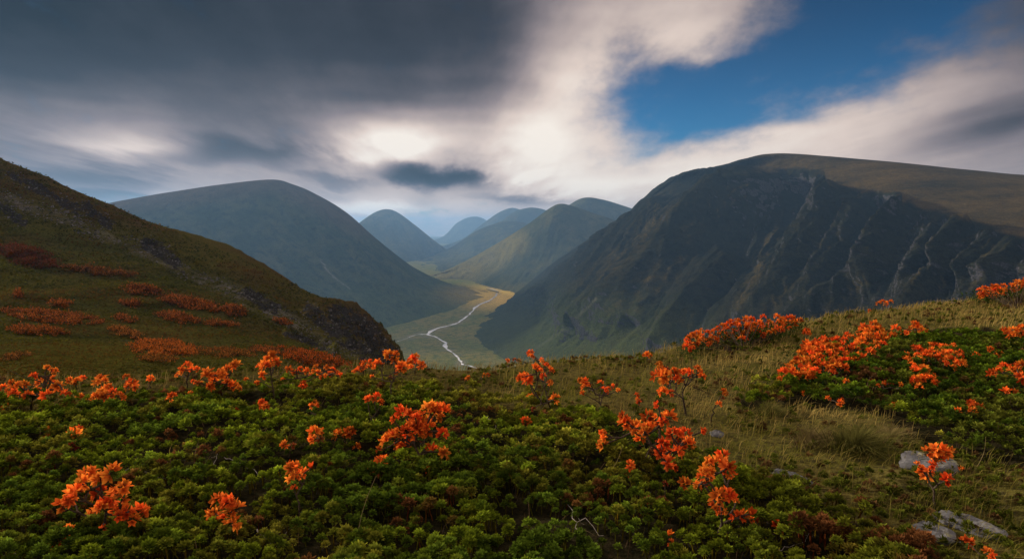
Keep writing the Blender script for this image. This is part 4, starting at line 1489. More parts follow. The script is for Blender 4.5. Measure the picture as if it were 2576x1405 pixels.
def tube(P, R, sides=5):
    P, R = np.asarray(P, float), np.asarray(R, float)
    T = np.gradient(P, axis=0)
    V = []
    for k in range(len(P)):
        _, a, b = frame(T[k])
        for j in range(sides):
            th = 6.2832 * j / sides
            V.append(P[k] + R[k] * (a * math.cos(th) + b * math.sin(th)))
    F = []
    for k in range(len(P) - 1):
        for j in range(sides):
            j2 = (j + 1) % sides
            F.append((k * sides + j, k * sides + j2, (k + 1) * sides + j2, (k + 1) * sides + j))
    return np.array(V), np.array(F)


def join(parts):
    Vs, Fs, o = [], [], 0
    for V, F in parts:
        Vs.append(V); Fs.append(F + o); o += len(V)
    return np.concatenate(Vs), np.concatenate(Fs)


def wig(a, b, rg, bow=.12, n=5):
    t = np.linspace(0, 1, n)[:, None]
    L = np.linalg.norm(b - a)
    off = rg.normal(size=3) * bow * L
    off2 = rg.normal(size=3) * bow * .5 * L
    return a + (b - a) * t + off * (t * (1 - t) * 2) + off2 * np.sin(t * 6.28) * .5


N_PLANT = [0]


def plant(label, base, heads, name='flowering_shrub', cat='flowering shrub', group='orange flowering shrubs', kinds='head', spread=.10, leaves=True, bare=False, rim=None):
    """base pixel where it is rooted, heads = (px, py, radius px) of each head of blossom"""
    N_PLANT[0] += 1
    rg = np.random.default_rng(100 + N_PLANT[0])
    B = ground_hit(*base)
    Yb = B[1]
    root = bpy.data.objects.new(name, None)
    root.empty_display_size = .05
    COL.objects.link(root)
    root.location = tuple(B)
    tag(root, label, cat, group)
    if len(heads) >= 6:                      # heads close together run into one mass
        more = []
        for i, a in enumerate(heads):
            for b in heads[i + 1:]:
                d_ = math.hypot(a[0] - b[0], a[1] - b[1])
                if (a[2] + b[2]) * .75 < d_ < (a[2] + b[2]) * 1.25 and rg.uniform() < .42:
                    more.append(((a[0] + b[0]) / 2 + rg.normal() * 2, (a[1] + b[1]) / 2 + rg.normal() * 2, (a[2] + b[2]) * .42, 'small'))
        heads = list(heads) + more[:max(4, len(heads))]
    H = []
    for h in heads:
        hx, hy, hr = h[:3]
        kd = h[3] if len(h) > 3 else kinds
        Y = Yb * (1 + rg.uniform(-spread, spread * .7))
        p = at(float(hx), float(hy), Y)
        g = float(gz(p[0], p[1]))
        k = 0
        while p[2] < g + .03 and k < 30:
            Y *= .975
            p = at(float(hx), float(hy), Y)
            g = float(gz(p[0], p[1])); k += 1
        H.append((p, hr / FPX * Y, kd))
    # stems: one trunk that forks towards the heads
    segs = []
    H_ = [h[0] for h in H]
    cen = np.mean(H_, 0)
    fork = B + (cen - B) * .42
    fork[2] = max(fork[2], gz(fork[0], fork[1]) + .01)
    thick = (.0020 + .0011 * math.sqrt(len(H))) * (Yb / 3) ** .35
    foot = B - np.array([0, 0, .03])
    if len(H) > 1:
        segs.append(tube(wig(foot, fork, rg, .08), np.linspace(thick, thick * .72, 5)))
        order = np.argsort([np.linalg.norm(h - fork) for h in H_])
        nodes = [fork]
        for i in order:
            q = H_[i]
            j = int(np.argmin([np.linalg.norm(nd - q) + .4 * np.linalg.norm(nd - fork) for nd in nodes]))
            pt = wig(nodes[j], q, rg, .10)
            segs.append(tube(pt, np.linspace(thick * .66, thick * .36, 5)))
            nodes.append(pt[2])
    else:
        segs.append(tube(wig(foot, H_[0], rg, .08), np.linspace(thick, thick * .6, 5)))
    if bare:
        for k in range(bare):
            j = rg.integers(len(H_))
            q = fork + (H_[j] - fork) * rg.uniform(.2, .7)
            e = q + rg.normal(size=3) * np.array([.06, .04, .05]) * Yb / 3 + np.array([0, 0, .03])
            segs.append(tube(wig(q, e, rg, .15), np.linspace(thick * .4, thick * .15, 5)))
    V, F = join(segs)
    obj('stem', new_mesh('stem', V - B, F, m_bark), root)
    # a few small leaves under each head
    if leaves:
        LV, LF, LC = [], [], []
        for p, r, kd in H:
            for k in range(6):
                th = rg.uniform(0, 6.28)
                d = np.array([math.cos(th), math.sin(th), rg.uniform(-.3, .5)])
                o = len(LV)
                LV += leaf_quad(p - B - np.array([0, 0, r * rg.uniform(.5, 1.1)]), d, r * rg.uniform(.5, .95), r * .30, .1 * r)
                LF.append((o, o + 1, o + 2, o + 3))
                c = np.array([.06, .085, .016]) * rg.uniform(.6, 1.3) if rg.uniform() < .75 else np.array([.13, .05, .02])
                LC += [c * .8, c, c * 1.15, c]
        obj('foliage', new_mesh('foliage', np.array(LV), np.array(LF), m_shrub, False, np.array(LC)), root)
    for p, r, kd in H:
        ms = DEAD if kd == 'faded' else TRUSS[kd]
        o = obj('faded_blossom' if kd == 'faded' else 'blossom', ms[rg.integers(len(ms))], root, tuple(p - B))
        s = r * rg.uniform(1.0, 1.2) * (1.0 if kd != 'bloom' else .85)
        o.scale = (s, s, s * rg.uniform(.85, 1.1))
        d = (p - B); d = d / np.linalg.norm(d)
        lean = Vector((d[0] * .6 + rg.normal() * .25, d[1] * .3 - .42 + rg.normal() * .2, 1.0))
        q = lean.to_track_quat('Z', 'Y')
        o.rotation_mode = 'QUATERNION'
        o.rotation_quaternion = q @ Euler((0, 0, rg.uniform(0, 6.28))).to_quaternion()
    return root


def crop(n, pts, k=1.0):
    ox, oy = {3: (0, 702.6), 4: (635.7, 702.6), 5: (1271.4, 702.6), 6: (1907, 702.6)}[n]
    return [((ox + p[0] / 2), (oy + p[1] / 2), (p[2] / 2) * k, *p[3:]) for p in pts]


def cb(n, b):
    q = crop(n, [(b[0], b[1], 0)])[0]
    return q[0], q[1]


S = 1.05
# --- nearest plants
plant('biggest spread of orange blossom in the bottom left corner, over dark green shoots', cb(3, (490, 1335)), crop(3, [(455, 1020, 60), (385, 1075, 55), (320, 1130, 50), (560, 968, 48), (440, 975, 44), (505, 1000, 40), (350, 1110, 40), (620, 1048, 46, 'small'), (540, 1120, 50), (592, 1160, 50), (645, 1175, 48), (475, 1172, 42), (705, 1170, 48), (622, 1245, 48), (560, 1215, 40), (680, 1215, 36), (520, 1250, 22, 'small')], S), spread=.07)
plant('small two-headed orange flower just below the biggest spread of blossom', cb(3, (305, 1375)), crop(3, [(302, 1310, 46), (352, 1248, 28, 'small'), (275, 1330, 30, 'small')], S), spread=.05)
plant('compact rounded orange flower head alone among green shoots near the bottom edge', cb(3, (1175, 1330)), crop(3, [(1105, 1105, 46), (1150, 1120, 44), (1192, 1152, 50), (1172, 1228, 44), (1078, 1175, 40), (1130, 1190, 40)], S), spread=.05)
plant('two open orange petals like a butterfly at the far left', cb(3, (262, 860)), crop(3, [(252, 752, 24, 'bloom'), (248, 786, 26, 'bloom')], S), spread=.04)
plant('orange head on a russet stem beside the butterfly-like petals', cb(3, (366, 885)), crop(3, [(374, 775, 36), (396, 752, 22, 'small'), (365, 835, 24, 'faded')], S), spread=.05)
plant('upright orange flower pair on one brown stalk, left of the middle near the front', cb(4, (242, 1240)), crop(4, [(192, 945, 38), (215, 925, 24, 'small'), (195, 998, 34), (255, 975, 38), (295, 945, 26, 'bloom'), (206, 1048, 18, 'small')], S), spread=.05)
plant('tall loose bush of many orange heads on dark stems in the centre', cb(4, (850, 985)), crop(4, [(750, 660, 40), (712, 705, 28, 'small'), (790, 680, 36), (840, 690, 40), (885, 640, 40), (902, 662, 30), (958, 655, 38), (940, 690, 30), (735, 765, 32), (780, 780, 40), (832, 770, 40), (882, 748, 42), (805, 738, 36), (955, 775, 36), (672, 805, 40), (635, 855, 20, 'small'), (750, 840, 36), (882, 840, 18, 'small'), (918, 865, 38), (960, 870, 36), (850, 725, 34), (700, 780, 28, 'small')], S), spread=.07, bare=5)
plant('single star-shaped orange flower under the tall central bush', cb(4, (885, 1010)), crop(4, [(890, 935, 34, 'bloom'), (886, 950, 22, 'small')], S), spread=.03)
plant('low flared orange flower at the left foot of the tall central bush', cb(4, (620, 1030)), crop(4, [(645, 915, 40), (602, 938, 30, 'small'), (665, 908, 28, 'small'), (625, 965, 26, 'faded')], S), spread=.05)
plant('tiny orange bud between the tall central bush and the low flared flower', cb(4, (713, 925)), crop(4, [(713, 888, 16, 'small')], S), leaves=False)
plant('big many-headed orange bush right of the centre with a bare dark branch', cb(5, (815, 1010)), crop(5, [(605, 722, 44), (590, 690, 28, 'small'), (640, 735, 28), (720, 690, 42), (712, 745, 40), (760, 740, 36), (672, 800, 34), (828, 695, 42), (835, 772, 40), (795, 820, 36), (905, 772, 38), (880, 820, 44), (922, 820, 36), (775, 872, 32), (815, 918, 42), (850, 950, 24, 'small'), (765, 630, 24, 'small'), (990, 762, 26, 'small'), (492, 772, 26, 'small'), (488, 835, 30, 'small'), (870, 865, 30)], S), spread=.08, bare=6)
plant('drooping orange flower left below the many-headed bush', cb(5, (630, 1045)), crop(5, [(630, 930, 28, 'small'), (615, 975, 24, 'small'), (640, 960, 22, 'small')], S), spread=.04)
plant('half-shut dull orange bud under the many-headed bush', cb(5, (803, 1070)), crop(5, [(803, 1028, 20, 'faded')], S), leaves=False)
plant('arching line of large bright orange heads on the right of the foreground', cb(5, (1092, 1345)), crop(5, [(1062, 925, 50), (1092, 880, 36, 'small'), (1122, 945, 48), (1010, 962, 44), (985, 990, 28), (1030, 912, 36), (1138, 985, 30, 'small'), (905, 1022, 32, 'small'), (965, 1042, 34, 'small'), (1018, 1015, 24, 'small'), (1070, 1085, 46), (1122, 1085, 44), (1052, 1132, 32), (1160, 1112, 20, 'small'), (1072, 1175, 15, 'small'), (1106, 1165, 20, 'small'), (1165, 1192, 36, 'small'), (1232, 1182, 38, 'bloom'), (1195, 1200, 22, 'small'), (1240, 1238, 20, 'small')], S), spread=.05)
plant('lone three-petalled orange flower low among the shoots at the bottom', cb(5, (818, 1375)), crop(5, [(820, 1285, 30, 'bloom'), (832, 1322, 24, 'small')], S), spread=.03)
plant('cup-shaped orange flower on a thin bent stalk right of the arching heads', cb(6, (88, 1310)), crop(6, [(90, 1240, 38, 'bloom'), (105, 1270, 24, 'small'), (0, 1207, 14, 'small')], S), spread=.03)
plant('upright orange shrub on a single dark stem in front of the flat boulder', cb(6, (885, 1165)), crop(6, [(905, 855, 50), (850, 868, 32, 'small'), (945, 870, 42), (882, 900, 38), (835, 980, 36), (802, 930, 20, 'small'), (948, 1005, 34), (1018, 948, 16, 'small'), (860, 965, 24, 'small')], S), spread=.05)
plant('pale peach-orange flower lying against the grey slabs in the bottom right corner', cb(6, (1110, 1400)), crop(6, [(1050, 1315, 34), (1160, 1370, 30), (1185, 1395, 26, 'small')], S), spread=.03)
plant('withered russet flower on the mossy turf left of the grey slabs', cb(6, (390, 1265)), crop(6, [(382, 1222, 26, 'faded'), (410, 1235, 20, 'faded')], S), leaves=False)
# --- middle distance, left
plant('straggling bush of small orange heads spilling in from the left edge', cb(3, (160, 650)), crop(3, [(15, 545, 24), (30, 600, 26), (70, 572, 28), (120, 532, 28), (60, 520, 20), (170, 487, 22), (205, 520, 30), (240, 442, 18), (272, 456, 18), (266, 495, 14), (285, 540, 30), (230, 580, 30), (140, 580, 30), (60, 622, 24), (28, 645, 22), (95, 600, 24), (185, 555, 22), (330, 572, 24), (300, 560, 20), (225, 505, 18)], S), spread=.10, bare=8)
plant('flat-topped orange cluster just right of the straggling left-edge bush', cb(3, (385, 560)), crop(3, [(350, 507, 20), (385, 508, 22), (415, 496, 20), (370, 520, 16)], S))
plant('small round orange dot low in the grass below the flat-topped cluster', cb(3, (402, 620)), crop(3, [(402, 588, 22)], S))
plant('dome-shaped orange head on a short leaning stalk above the wide low bush', cb(3, (520, 580)), crop(3, [(510, 498, 32), (488, 515, 20), (525, 505, 22)], S))
plant('wide low orange bush with a forked black stem', cb(3, (552, 640)), crop(3, [(530, 552, 30), (482, 585, 28), (520, 590, 28), (592, 585, 26), (560, 592, 22), (620, 588, 18), (548, 540, 24), (455, 598, 18), (505, 565, 24), (570, 560, 20)], S), bare=3)
plant('two orange heads one above the other right of the wide low bush', cb(3, (650, 580)), crop(3, [(632, 490, 18), (662, 522, 30), (645, 540, 24), (680, 545, 18)], S))
plant('single small orange head standing clear of the pale dead grass', cb(3, (755, 560)), crop(3, [(755, 500, 22), (762, 512, 16)], S))
plant('orange head on a dead tuft in the green below the pale dead grass', cb(3, (860, 655)), crop(3, [(865, 582, 22), (855, 598, 18)], S))
plant('pair of little orange buds, the lower one fainter, on the green carpet', cb(3, (972, 650)), crop(3, [(960, 575, 18), (985, 608, 13)], S), leaves=False)
plant('tight bunch of orange heads at the skyline above the pale dead grass', cb(3, (935, 560)), crop(3, [(945, 430, 24), (930, 462, 28), (968, 452, 20), (988, 450, 16), (892, 482, 16), (915, 450, 18)], S), bare=3)
plant('broad stepped orange bush climbing to the right, with dark forking twigs', cb(3, (1120, 610)), crop(3, [(1045, 478, 34), (1130, 460, 26), (1180, 430, 30), (1110, 462, 22), (1110, 505, 36), (1060, 540, 26), (1180, 535, 28), (1150, 518, 26), (1000, 525, 20), (970, 512, 12), (1075, 505, 26), (1150, 450, 22), (1200, 545, 16)], S), bare=5)
plant('orange speck on the crest between the stepped bush and the slender tree-like shrub', cb(3, (1240, 540)), crop(3, [(1240, 505, 14)], S), leaves=False)
plant('tiny orange speck sunk in the green below the stepped bush', cb(3, (1190, 685)), crop(3, [(1190, 654, 13)], S), leaves=False)
plant('slender tree-like orange shrub with bare dark trunk left of the hillside nose', cb(4, (122, 615)), crop(4, [(95, 385, 34), (112, 415, 32), (62, 432, 30), (50, 482, 26), (20, 520, 18), (80, 410, 30), (125, 425, 20), (35, 440, 18), (75, 400, 22)], S), bare=5)
plant('long low orange thicket behind the slender tree-like shrub, in front of the hillside foot', cb(4, (310, 515)), crop(4, [(180, 455, 22), (212, 475, 24), (272, 460, 22), (320, 440, 18), (370, 442, 18), (350, 490, 20), (440, 482, 18), (400, 452, 16), (240, 450, 16), (300, 480, 20), (385, 475, 18), (420, 465, 16), (330, 465, 18), (460, 490, 14), (150, 500, 12)], 1.0), spread=.16, bare=6)
plant('round orange head on a short stalk in front of the long low thicket', cb(4, (238, 600)), crop(4, [(255, 526, 24), (245, 535, 16)], S))
plant('orange flower among green shoots below the slender tree-like shrub', cb(4, (58, 690)), crop(4, [(45, 618, 22), (68, 640, 22), (50, 640, 18)], S))
plant('small orange head above a dark red stalk, centre left', cb(4, (325, 720)), crop(4, [(312, 620, 20), (298, 635, 18), (325, 630, 14)], S))
plant('pinkish-orange bud half hidden left of the dark red stalk', cb(4, (178, 745)), crop(4, [(178, 712, 15)], S), leaves=False)
plant('ragged orange flower with fading lower petals, centre left', cb(4, (335, 890)), crop(4, [(310, 768, 38), (345, 768, 26, 'small'), (298, 800, 30, 'small'), (340, 800, 24, 'faded'), (358, 820, 15, 'small')], S))
plant('twin orange heads side by side on one stem right of the ragged flower', cb(4, (482, 875)), crop(4, [(435, 780, 34), (487, 768, 38), (462, 772, 24, 'small')], S), spread=.04)
plant('small upturned orange bell beneath the twin heads', cb(4, (530, 890)), crop(4, [(525, 843, 22, 'small')], S), leaves=False)
plant('orange bud on a leaning grey twig beside faded seed heads', cb(4, (190, 885)), crop(4, [(158, 832, 24, 'small'), (198, 835, 20, 'faded')], S))
plant('dark red seed head in the shade left of the low flared flower', cb(4, (390, 975)), crop(4, [(392, 930, 18, 'faded'), (485, 975, 14, 'faded')], S), leaves=False)
plant('tree-like orange shrub on two bare forking stems against the valley', cb(4, (692, 650)), crop(4, [(690, 380, 32), (722, 372, 16), (632, 430, 32), (745, 440, 34), (672, 370, 20), (705, 398, 18), (735, 465, 24), (760, 430, 18), (600, 488, 12)], S), bare=7)
plant('bushy orange clump behind and right of the two bare forking stems', cb(4, (815, 480)), crop(4, [(808, 398, 32), (850, 428, 22), (780, 422, 22), (830, 420, 20), (795, 440, 18), (865, 432, 12), (820, 385, 18)], 1.0), bare=4)
plant('dim orange bush at the crest left of the two bare forking stems', cb(4, (560, 480)), crop(4, [(560, 425, 24), (520, 460, 18), (580, 440, 18), (545, 445, 20), (590, 410, 14), (505, 462, 12)], 1.0), bare=6)
plant('orange pair on a thin stem in front of the two bare forking stems', cb(4, (590, 790)), crop(4, [(580, 600, 26), (625, 585, 22), (643, 615, 24), (605, 598, 18), (615, 715, 16, 'faded')], S), spread=.04)
plant('two little orange heads low on the valley rim in the middle', cb(4, (1120, 530)), crop(4, [(1085, 495, 18), (1165, 482, 14), (1186, 478, 12), (1075, 500, 12)], 1.0))
# --- middle distance, right
plant('leaning orange shrub on a curved dark trunk right of the valley', cb(5, (248, 700)), crop(5, [(95, 505, 40), (75, 495, 24), (125, 370, 22), (130, 385, 18), (150, 435, 18), (175, 458, 20), (205, 430, 16), (235, 458, 18), (190, 488, 20), (225, 516, 18), (130, 598, 28), (250, 598, 28), (140, 650, 15, 'faded'), (115, 500, 28)], S), spread=.08, bare=6)
plant('faint row of orange heads on the rim behind the curved trunk', cb(5, (60, 440)), crop(5, [(12, 405, 13), (48, 402, 12), (68, 410, 14), (180, 405, 14), (190, 415, 12)], 1.0))
plant('single orange head at the green edge below the curved trunk', cb(5, (110, 775)), crop(5, [(105, 712, 28), (95, 705, 18)], S))
plant('wiry orange shrub with pale bare stems on the tan grass', cb(5, (492, 690)), crop(5, [(400, 518, 28), (375, 505, 16), (390, 572, 16), (415, 530, 18), (480, 518, 18), (500, 555, 24), (540, 535, 14), (520, 550, 16), (565, 558, 14)], S), bare=6)
plant('spreading orange shrub with fine grey stems in the middle of the grassy slope', cb(5, (915, 680)), crop(5, [(775, 425, 18), (768, 480, 36), (800, 490, 38), (850, 468, 28), (875, 510, 26), (925, 472, 28), (905, 460, 20), (965, 445, 20), (990, 490, 22), (980, 465, 18), (795, 565, 28), (830, 570, 24), (785, 450, 24), (870, 465, 18)], S), spread=.08, bare=7)
plant('small orange tuft on the crest left of the long bush', cb(5, (715, 410)), crop(5, [(715, 378, 20), (700, 378, 13), (730, 382, 12)], 1.0))
plant('two stacked little orange heads left of the spreading grey-stemmed shrub', cb(5, (668, 665)), crop(5, [(662, 580, 14), (670, 620, 18), (665, 600, 12)], S), leaves=False)
plant('pair of dull orange heads on a leaning stalk beside the low dark green patch', cb(5, (1022, 720)), crop(5, [(1100, 562, 20), (1108, 575, 16), (1075, 628, 20), (1095, 600, 14, 'faded')], S), leaves=False)
plant('round orange head on the grass between the long bush and the great bush', cb(6, (245, 305)), crop(6, [(245, 258, 20), (238, 270, 16), (255, 268, 14)], 1.0))
plant('little orange bush on the skyline in front of the cliff', cb(6, (630, 150)), crop(6, [(605, 120, 14), (625, 112, 16), (645, 118, 12), (668, 110, 12), (560, 157, 10), (640, 128, 12)], 1.0))
plant('umbrella-shaped orange shrub on a short trunk above the great bush', cb(6, (803, 315)), crop(6, [(800, 240, 28), (785, 225, 20), (830, 262, 24), (770, 250, 20), (815, 255, 22), (735, 285, 20), (695, 245, 22), (845, 262, 14)], S), bare=3)
plant('flat-crowned orange shrub on a dark trunk at the right edge', cb(6, (1315, 345)), crop(6, [(1240, 255, 20), (1265, 270, 24), (1285, 255, 26), (1310, 262, 26), (1330, 245, 22), (1300, 280, 20), (1345, 270, 20)], S), bare=4)
plant('squat orange head left of the pair at the right edge', cb(6, (1098, 430)), crop(6, [(1098, 383, 20), (1105, 395, 15)], S))
plant('pair of small orange heads under the flat-crowned shrub', cb(6, (1195, 420)), crop(6, [(1165, 350, 18), (1212, 375, 20), (1185, 375, 14)], S))
plant('dark-stemmed cluster of orange heads at the right edge above the shade', cb(6, (1290, 570)), crop(6, [(1180, 470, 26), (1240, 435, 22), (1285, 460, 30), (1322, 430, 26), (1320, 490, 28), (1262, 505, 28), (1335, 520, 20), (1210, 455, 20), (1300, 435, 20)], S))
plant('open flat orange bloom below the right-edge cluster', cb(6, (1265, 620)), crop(6, [(1245, 560, 26, 'bloom'), (1285, 575, 28, 'bloom'), (1265, 565, 20, 'small')], S), spread=.03)
plant('short row of orange heads low in the dark shrubs under the great bush', cb(6, (630, 570)), crop(6, [(575, 515, 20), (625, 525, 17), (650, 520, 18), (605, 532, 12), (718, 525, 13), (675, 525, 10)], S))
plant('orange dot at the shaded left foot of the great bush', cb(6, (228, 605)), crop(6, [(228, 575, 16)], S), leaves=False)
plant('orange speck below the middle of the great bush', cb(6, (445, 540)), crop(6, [(445, 510, 14)], S), leaves=False)
plant('two tiny orange heads on thin stems under the great bush', cb(6, (385, 650)), crop(6, [(353, 597, 15), (415, 620, 18), (420, 605, 12)], S), leaves=False)
plant('orange star standing on the border of grass and dark shrubs', cb(6, (690, 680)), crop(6, [(692, 630, 26, 'small'), (685, 645, 18, 'small')], S))
plant('orange group with three small satellites in the dark shrubs at the right', cb(6, (1075, 730)), crop(6, [(1095, 640, 38), (1070, 618, 20), (1120, 660, 24), (1080, 660, 24), (1005, 662, 24), (1050, 693, 13)], S), spread=.04)


# --- bushes with so many heads that they close over a leafy body
def bush(label, band, nheads, base, r, seed, depth=.5, body=True):
    """band: polygon in the picture where its blossom shows; the bush stands on the ground below it"""
    rg = np.random.default_rng(seed)
    poly = band
    xs_, ys_ = [p[0] for p in poly], [p[1] for p in poly]
    pts = []
    tries = 0
    while len(pts) < nheads and tries < 6000:
        tries += 1
        x, y = rg.uniform(min(xs_), max(xs_)), rg.uniform(min(ys_), max(ys_))
        if not in_poly(np.array([x]), np.array([y]), poly)[0]: continue
        if all(abs(x - q[0]) / 1.1 + abs(y - q[1]) > r * .82 for q in pts):
            pts.append((x, y, r * rg.uniform(.7, 1.2)))
    B = ground_hit(*base)
    root = bpy.data.objects.new('flowering_bush', None)
    COL.objects.link(root)
    root.location = tuple(B)
    tag(root, label, 'flowering bush', 'large orange flowering bushes')
    H = []
    for x, y, q in pts:
        g = ground_hit(x, y, 0.10)
        Y = g[1] * .99 - rg.uniform(0, .12) * depth
        if y < np.interp(x, CREST[:, 0], CREST[:, 1]) + 8:
            Y = ground_hit(x, np.interp(x, CREST[:, 0], CREST[:, 1]) + 10)[1] * rg.uniform(.93, 1.0)
        Y = np.clip(Y, B[1] * .72, B[1] * 1.7)
        H.append((at(x, y, Y), q / FPX * Y))
    # twiggy frame
    segs = []
    for k in range(0, len(H), 2):
        p = H[k][0]
        f = B - np.array([0, 0, .02])
        mid = (f + p) / 2
        mid[2] = max(mid[2], float(gz(mid[0], mid[1])) + .04)
        segs.append(tube(catmull(np.array([f, mid, p]), 3), np.linspace(.006, .0025, 7) * (B[1] / 6) ** .5, 4))
    V, F = join(segs)
    obj('stem', new_mesh('stem', V - B, F, m_bark), root)
    LV, LC = [], []
    for p, q in H:
        gz_ = float(gz(p[0], p[1]))
        h = max(p[2] - gz_, .05)
        for k in range(46):
            o = np.array([rg.normal() * q * 1.6, rg.normal() * q * 1.6, -rg.uniform(.15, 1.0) * h])
            d = rg.normal(size=3); d[2] = abs(d[2])
            LV.append(leaf_quad(p - B + o, d, q * rg.uniform(.5, 1.0), q * .36, .1 * q))
            c = np.array([.034, .058, .012]) * rg.uniform(.5, 1.4)
            LC.append(np.tile(c, (4, 1)))
    LV = np.array(LV).reshape(-1, 3)
    obj('foliage', new_mesh('foliage', LV, np.arange(len(LV)).reshape(-1, 4), m_shrub, False, np.concatenate(LC)), root)
    for p, q in H:
        ms = TRUSS['head'] if rg.uniform() < .8 else TRUSS['small']
        o = obj('blossom', ms[rg.integers(len(ms))], root, tuple(p - B))
        s = q * rg.uniform(.9, 1.15)
        o.scale = (s, s, s)
        lean = Vector((rg.normal() * .4, -.45 + rg.normal() * .3, 1.0))
        o.rotation_mode = 'QUATERNION'
        o.rotation_quaternion = lean.to_track_quat('Z', 'Y') @ Euler((0, 0, rg.uniform(0, 6.28))).to_quaternion()
    return root


bush('long hedge-like orange bush on the slope below the craggy mountain', [(1712, 876), (1722, 852), (1762, 832), (1800, 822), (1850, 806), (1900, 800), (1950, 790), (1990, 796), (2016, 800), (2012, 812), (1985, 826), (1940, 836), (1880, 852), (1830, 856), (1770, 866), (1735, 880)], 92, (1870, 880), 10.0, 501)
bush('great orange bush sloping up to the right over dark green leaves', [(1945, 958), (1960, 935), (1992, 915), (2005, 880), (2035, 855), (2062, 850), (2100, 860), (2130, 838), (2165, 825), (2195, 815), (2232, 826), (2245, 845), (2225, 868), (2190, 882), (2170, 905), (2130, 915), (2100, 940), (2060, 935), (2045, 960), (2015, 945), (1985, 955)], 96, (2080, 985), 14.0, 502)
bush('dark red-orange bush on the skyline in the right corner', [(2456, 746), (2464, 728), (2500, 720), (2540, 715), (2600, 698), (2660, 690), (2680, 705), (2600, 722), (2560, 728), (2520, 740), (2480, 750)], 60, (2560, 775), 9.0, 503)
bush('sprawling patchy orange bush with green gaps right of the great bush', [(2270, 898), (2285, 885), (2310, 870), (2345, 865), (2385, 862), (2410, 872), (2425, 895), (2420, 920), (2395, 928), (2360, 905), (2330, 900), (2320, 915), (2335, 935), (2365, 950), (2360, 970), (2335, 955), (2312, 978), (2292, 950), (2300, 925), (2280, 905)], 50, (2350, 985), 13.0, 504)

# --- orange shrub patches on the near hillside
m_patch = leaf_mat('rusty_shrub_leaf', 0.25, 0.7, 0.05, 0.25, 8.0)


def patch(label, x, y, w, h, tilt=0.0, dens=1.0, col=(.30, .085, .020), dark=.48):
    rg = np.random.default_rng(int(x * 7 + y))
    n = max(int(w * h / 5.5 * dens) + 14, 46)
    V, F, C = [], [], []
    u, v = rg.uniform(-1.35, 1.35, (2, n * 5))
    rr = u * u + v * v
    qx, qy = x + u * w / 2, y + v * h / 2 + u * w / 2 * tilt
    ok = (rr < 1.7) & (fbm(np.stack([qx / 30 + qy / 40, qy / 6, x * .1 + 0 * qx], -1), 4) > -.14 + rr * .24 + rg.normal(size=len(u)) * .14)
    pts = []
    for a_, b_, r_ in zip(qx[ok][:n], qy[ok][:n], rr[ok][:n]):
        l_ = hit_hill(a_, b_)[0]
        if l_ is not None:           # the patch swells towards its middle
            pts.append(np.array(l_) + np.array([0, 0, max(0, 1 - r_) * rg.uniform(.1, 1) * min(h, 30) * .35 / FPX * l_[1]]))
    pts = np.array(pts)
    c0 = pts.mean(0)
    s = 5.6 / FPX * c0[1]
    for p in pts:
        for k in range(9):
            d = rg.normal(size=3); d[2] = abs(d[2]) + .35
            o = rg.normal(size=3) * s * .5; o[2] = abs(o[2]) * 1.5
            V.append(leaf_quad(p - c0 + o, d, s * rg.uniform(.6, 1.2), s * .5, 0))
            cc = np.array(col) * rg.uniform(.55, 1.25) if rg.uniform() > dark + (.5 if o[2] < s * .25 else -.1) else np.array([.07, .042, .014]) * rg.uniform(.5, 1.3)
            C.append(np.tile(cc, (4, 1)))
    V = np.array(V).reshape(-1, 3)
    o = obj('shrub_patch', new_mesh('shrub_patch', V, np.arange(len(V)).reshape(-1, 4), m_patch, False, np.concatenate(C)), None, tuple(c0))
    tag(o, label, 'shrub patch', 'rusty shrub patches on the near hillside')


RED = (.125, .032, .012)
patch('dark red shrub patch at the left edge, highest on the hillside', 62, 647, 140, 42, .18, .8, RED, .5)
patch('thin brownish-orange streak right of the highest dark red patch', 250, 686, 170, 18, .10, .45, (.20, .07, .018))
patch('short orange streak above the two long ones in the middle of the hillside', 352, 732, 90, 20, .12, .8)
patch('long orange patch sloping down to the right in mid hillside', 475, 766, 140, 24, .16, 1.0)
patch('ragged orange patch farthest right before the grey scree', 588, 784, 62, 22, .1, .9)
patch('small orange patch left below the long sloping one', 328, 766, 48, 14, .25, .9)
patch('faint little orange tuft high at the left above the long left patch', 152, 767, 50, 16, .1, .7)
patch('tiny orange tuft nearest the left edge below the dark red patch', 46, 742, 16, 20, .3, .8)
patch('long orange patch on the left, pointing right', 130, 800, 210, 26, .10, .9)
patch('orange patch directly below the long left one', 95, 836, 130, 22, .06, .8)
patch('isolated slim orange patch between the left patches and the biggest one', 312, 804, 56, 14, .1, .8)
patch('orange-brown patch with a dark foot above the biggest patch', 450, 802, 90, 22, .14, .8)
patch('narrow tan-orange streak just left above the biggest patch', 318, 840, 72, 18, .3, .9, (.34, .12, .025))
patch('slim orange streak right of the orange-brown patch', 552, 816, 84, 12, .08, .7)
patch('biggest and brightest orange patch with a dark underside, low on the hillside', 412, 877, 148, 38, .06, .95, (.38, .10, .018), .38)
patch('faint tan-orange patch right under the biggest one', 395, 904, 80, 16, .05, .6, (.28, .10, .02))
patch('dim orange band right of the biggest patch', 570, 890, 120, 18, .03, .6, (.25, .085, .018))
patch('small orange patch below the scree near the foot of the hillside', 668, 884, 64, 14, .06, .8)
patch('wide rusty patch at the hillside foot behind the flowering thicket', 790, 905, 170, 34, .20, .9, (.36, .075, .014))
patch('low tan streak at the left foot of the hillside', 34, 900, 66, 12, -.1, .6, (.26, .10, .025))
patch('short orange dash under the rocky nose of the hillside', 712, 812, 40, 10, .1, .8)

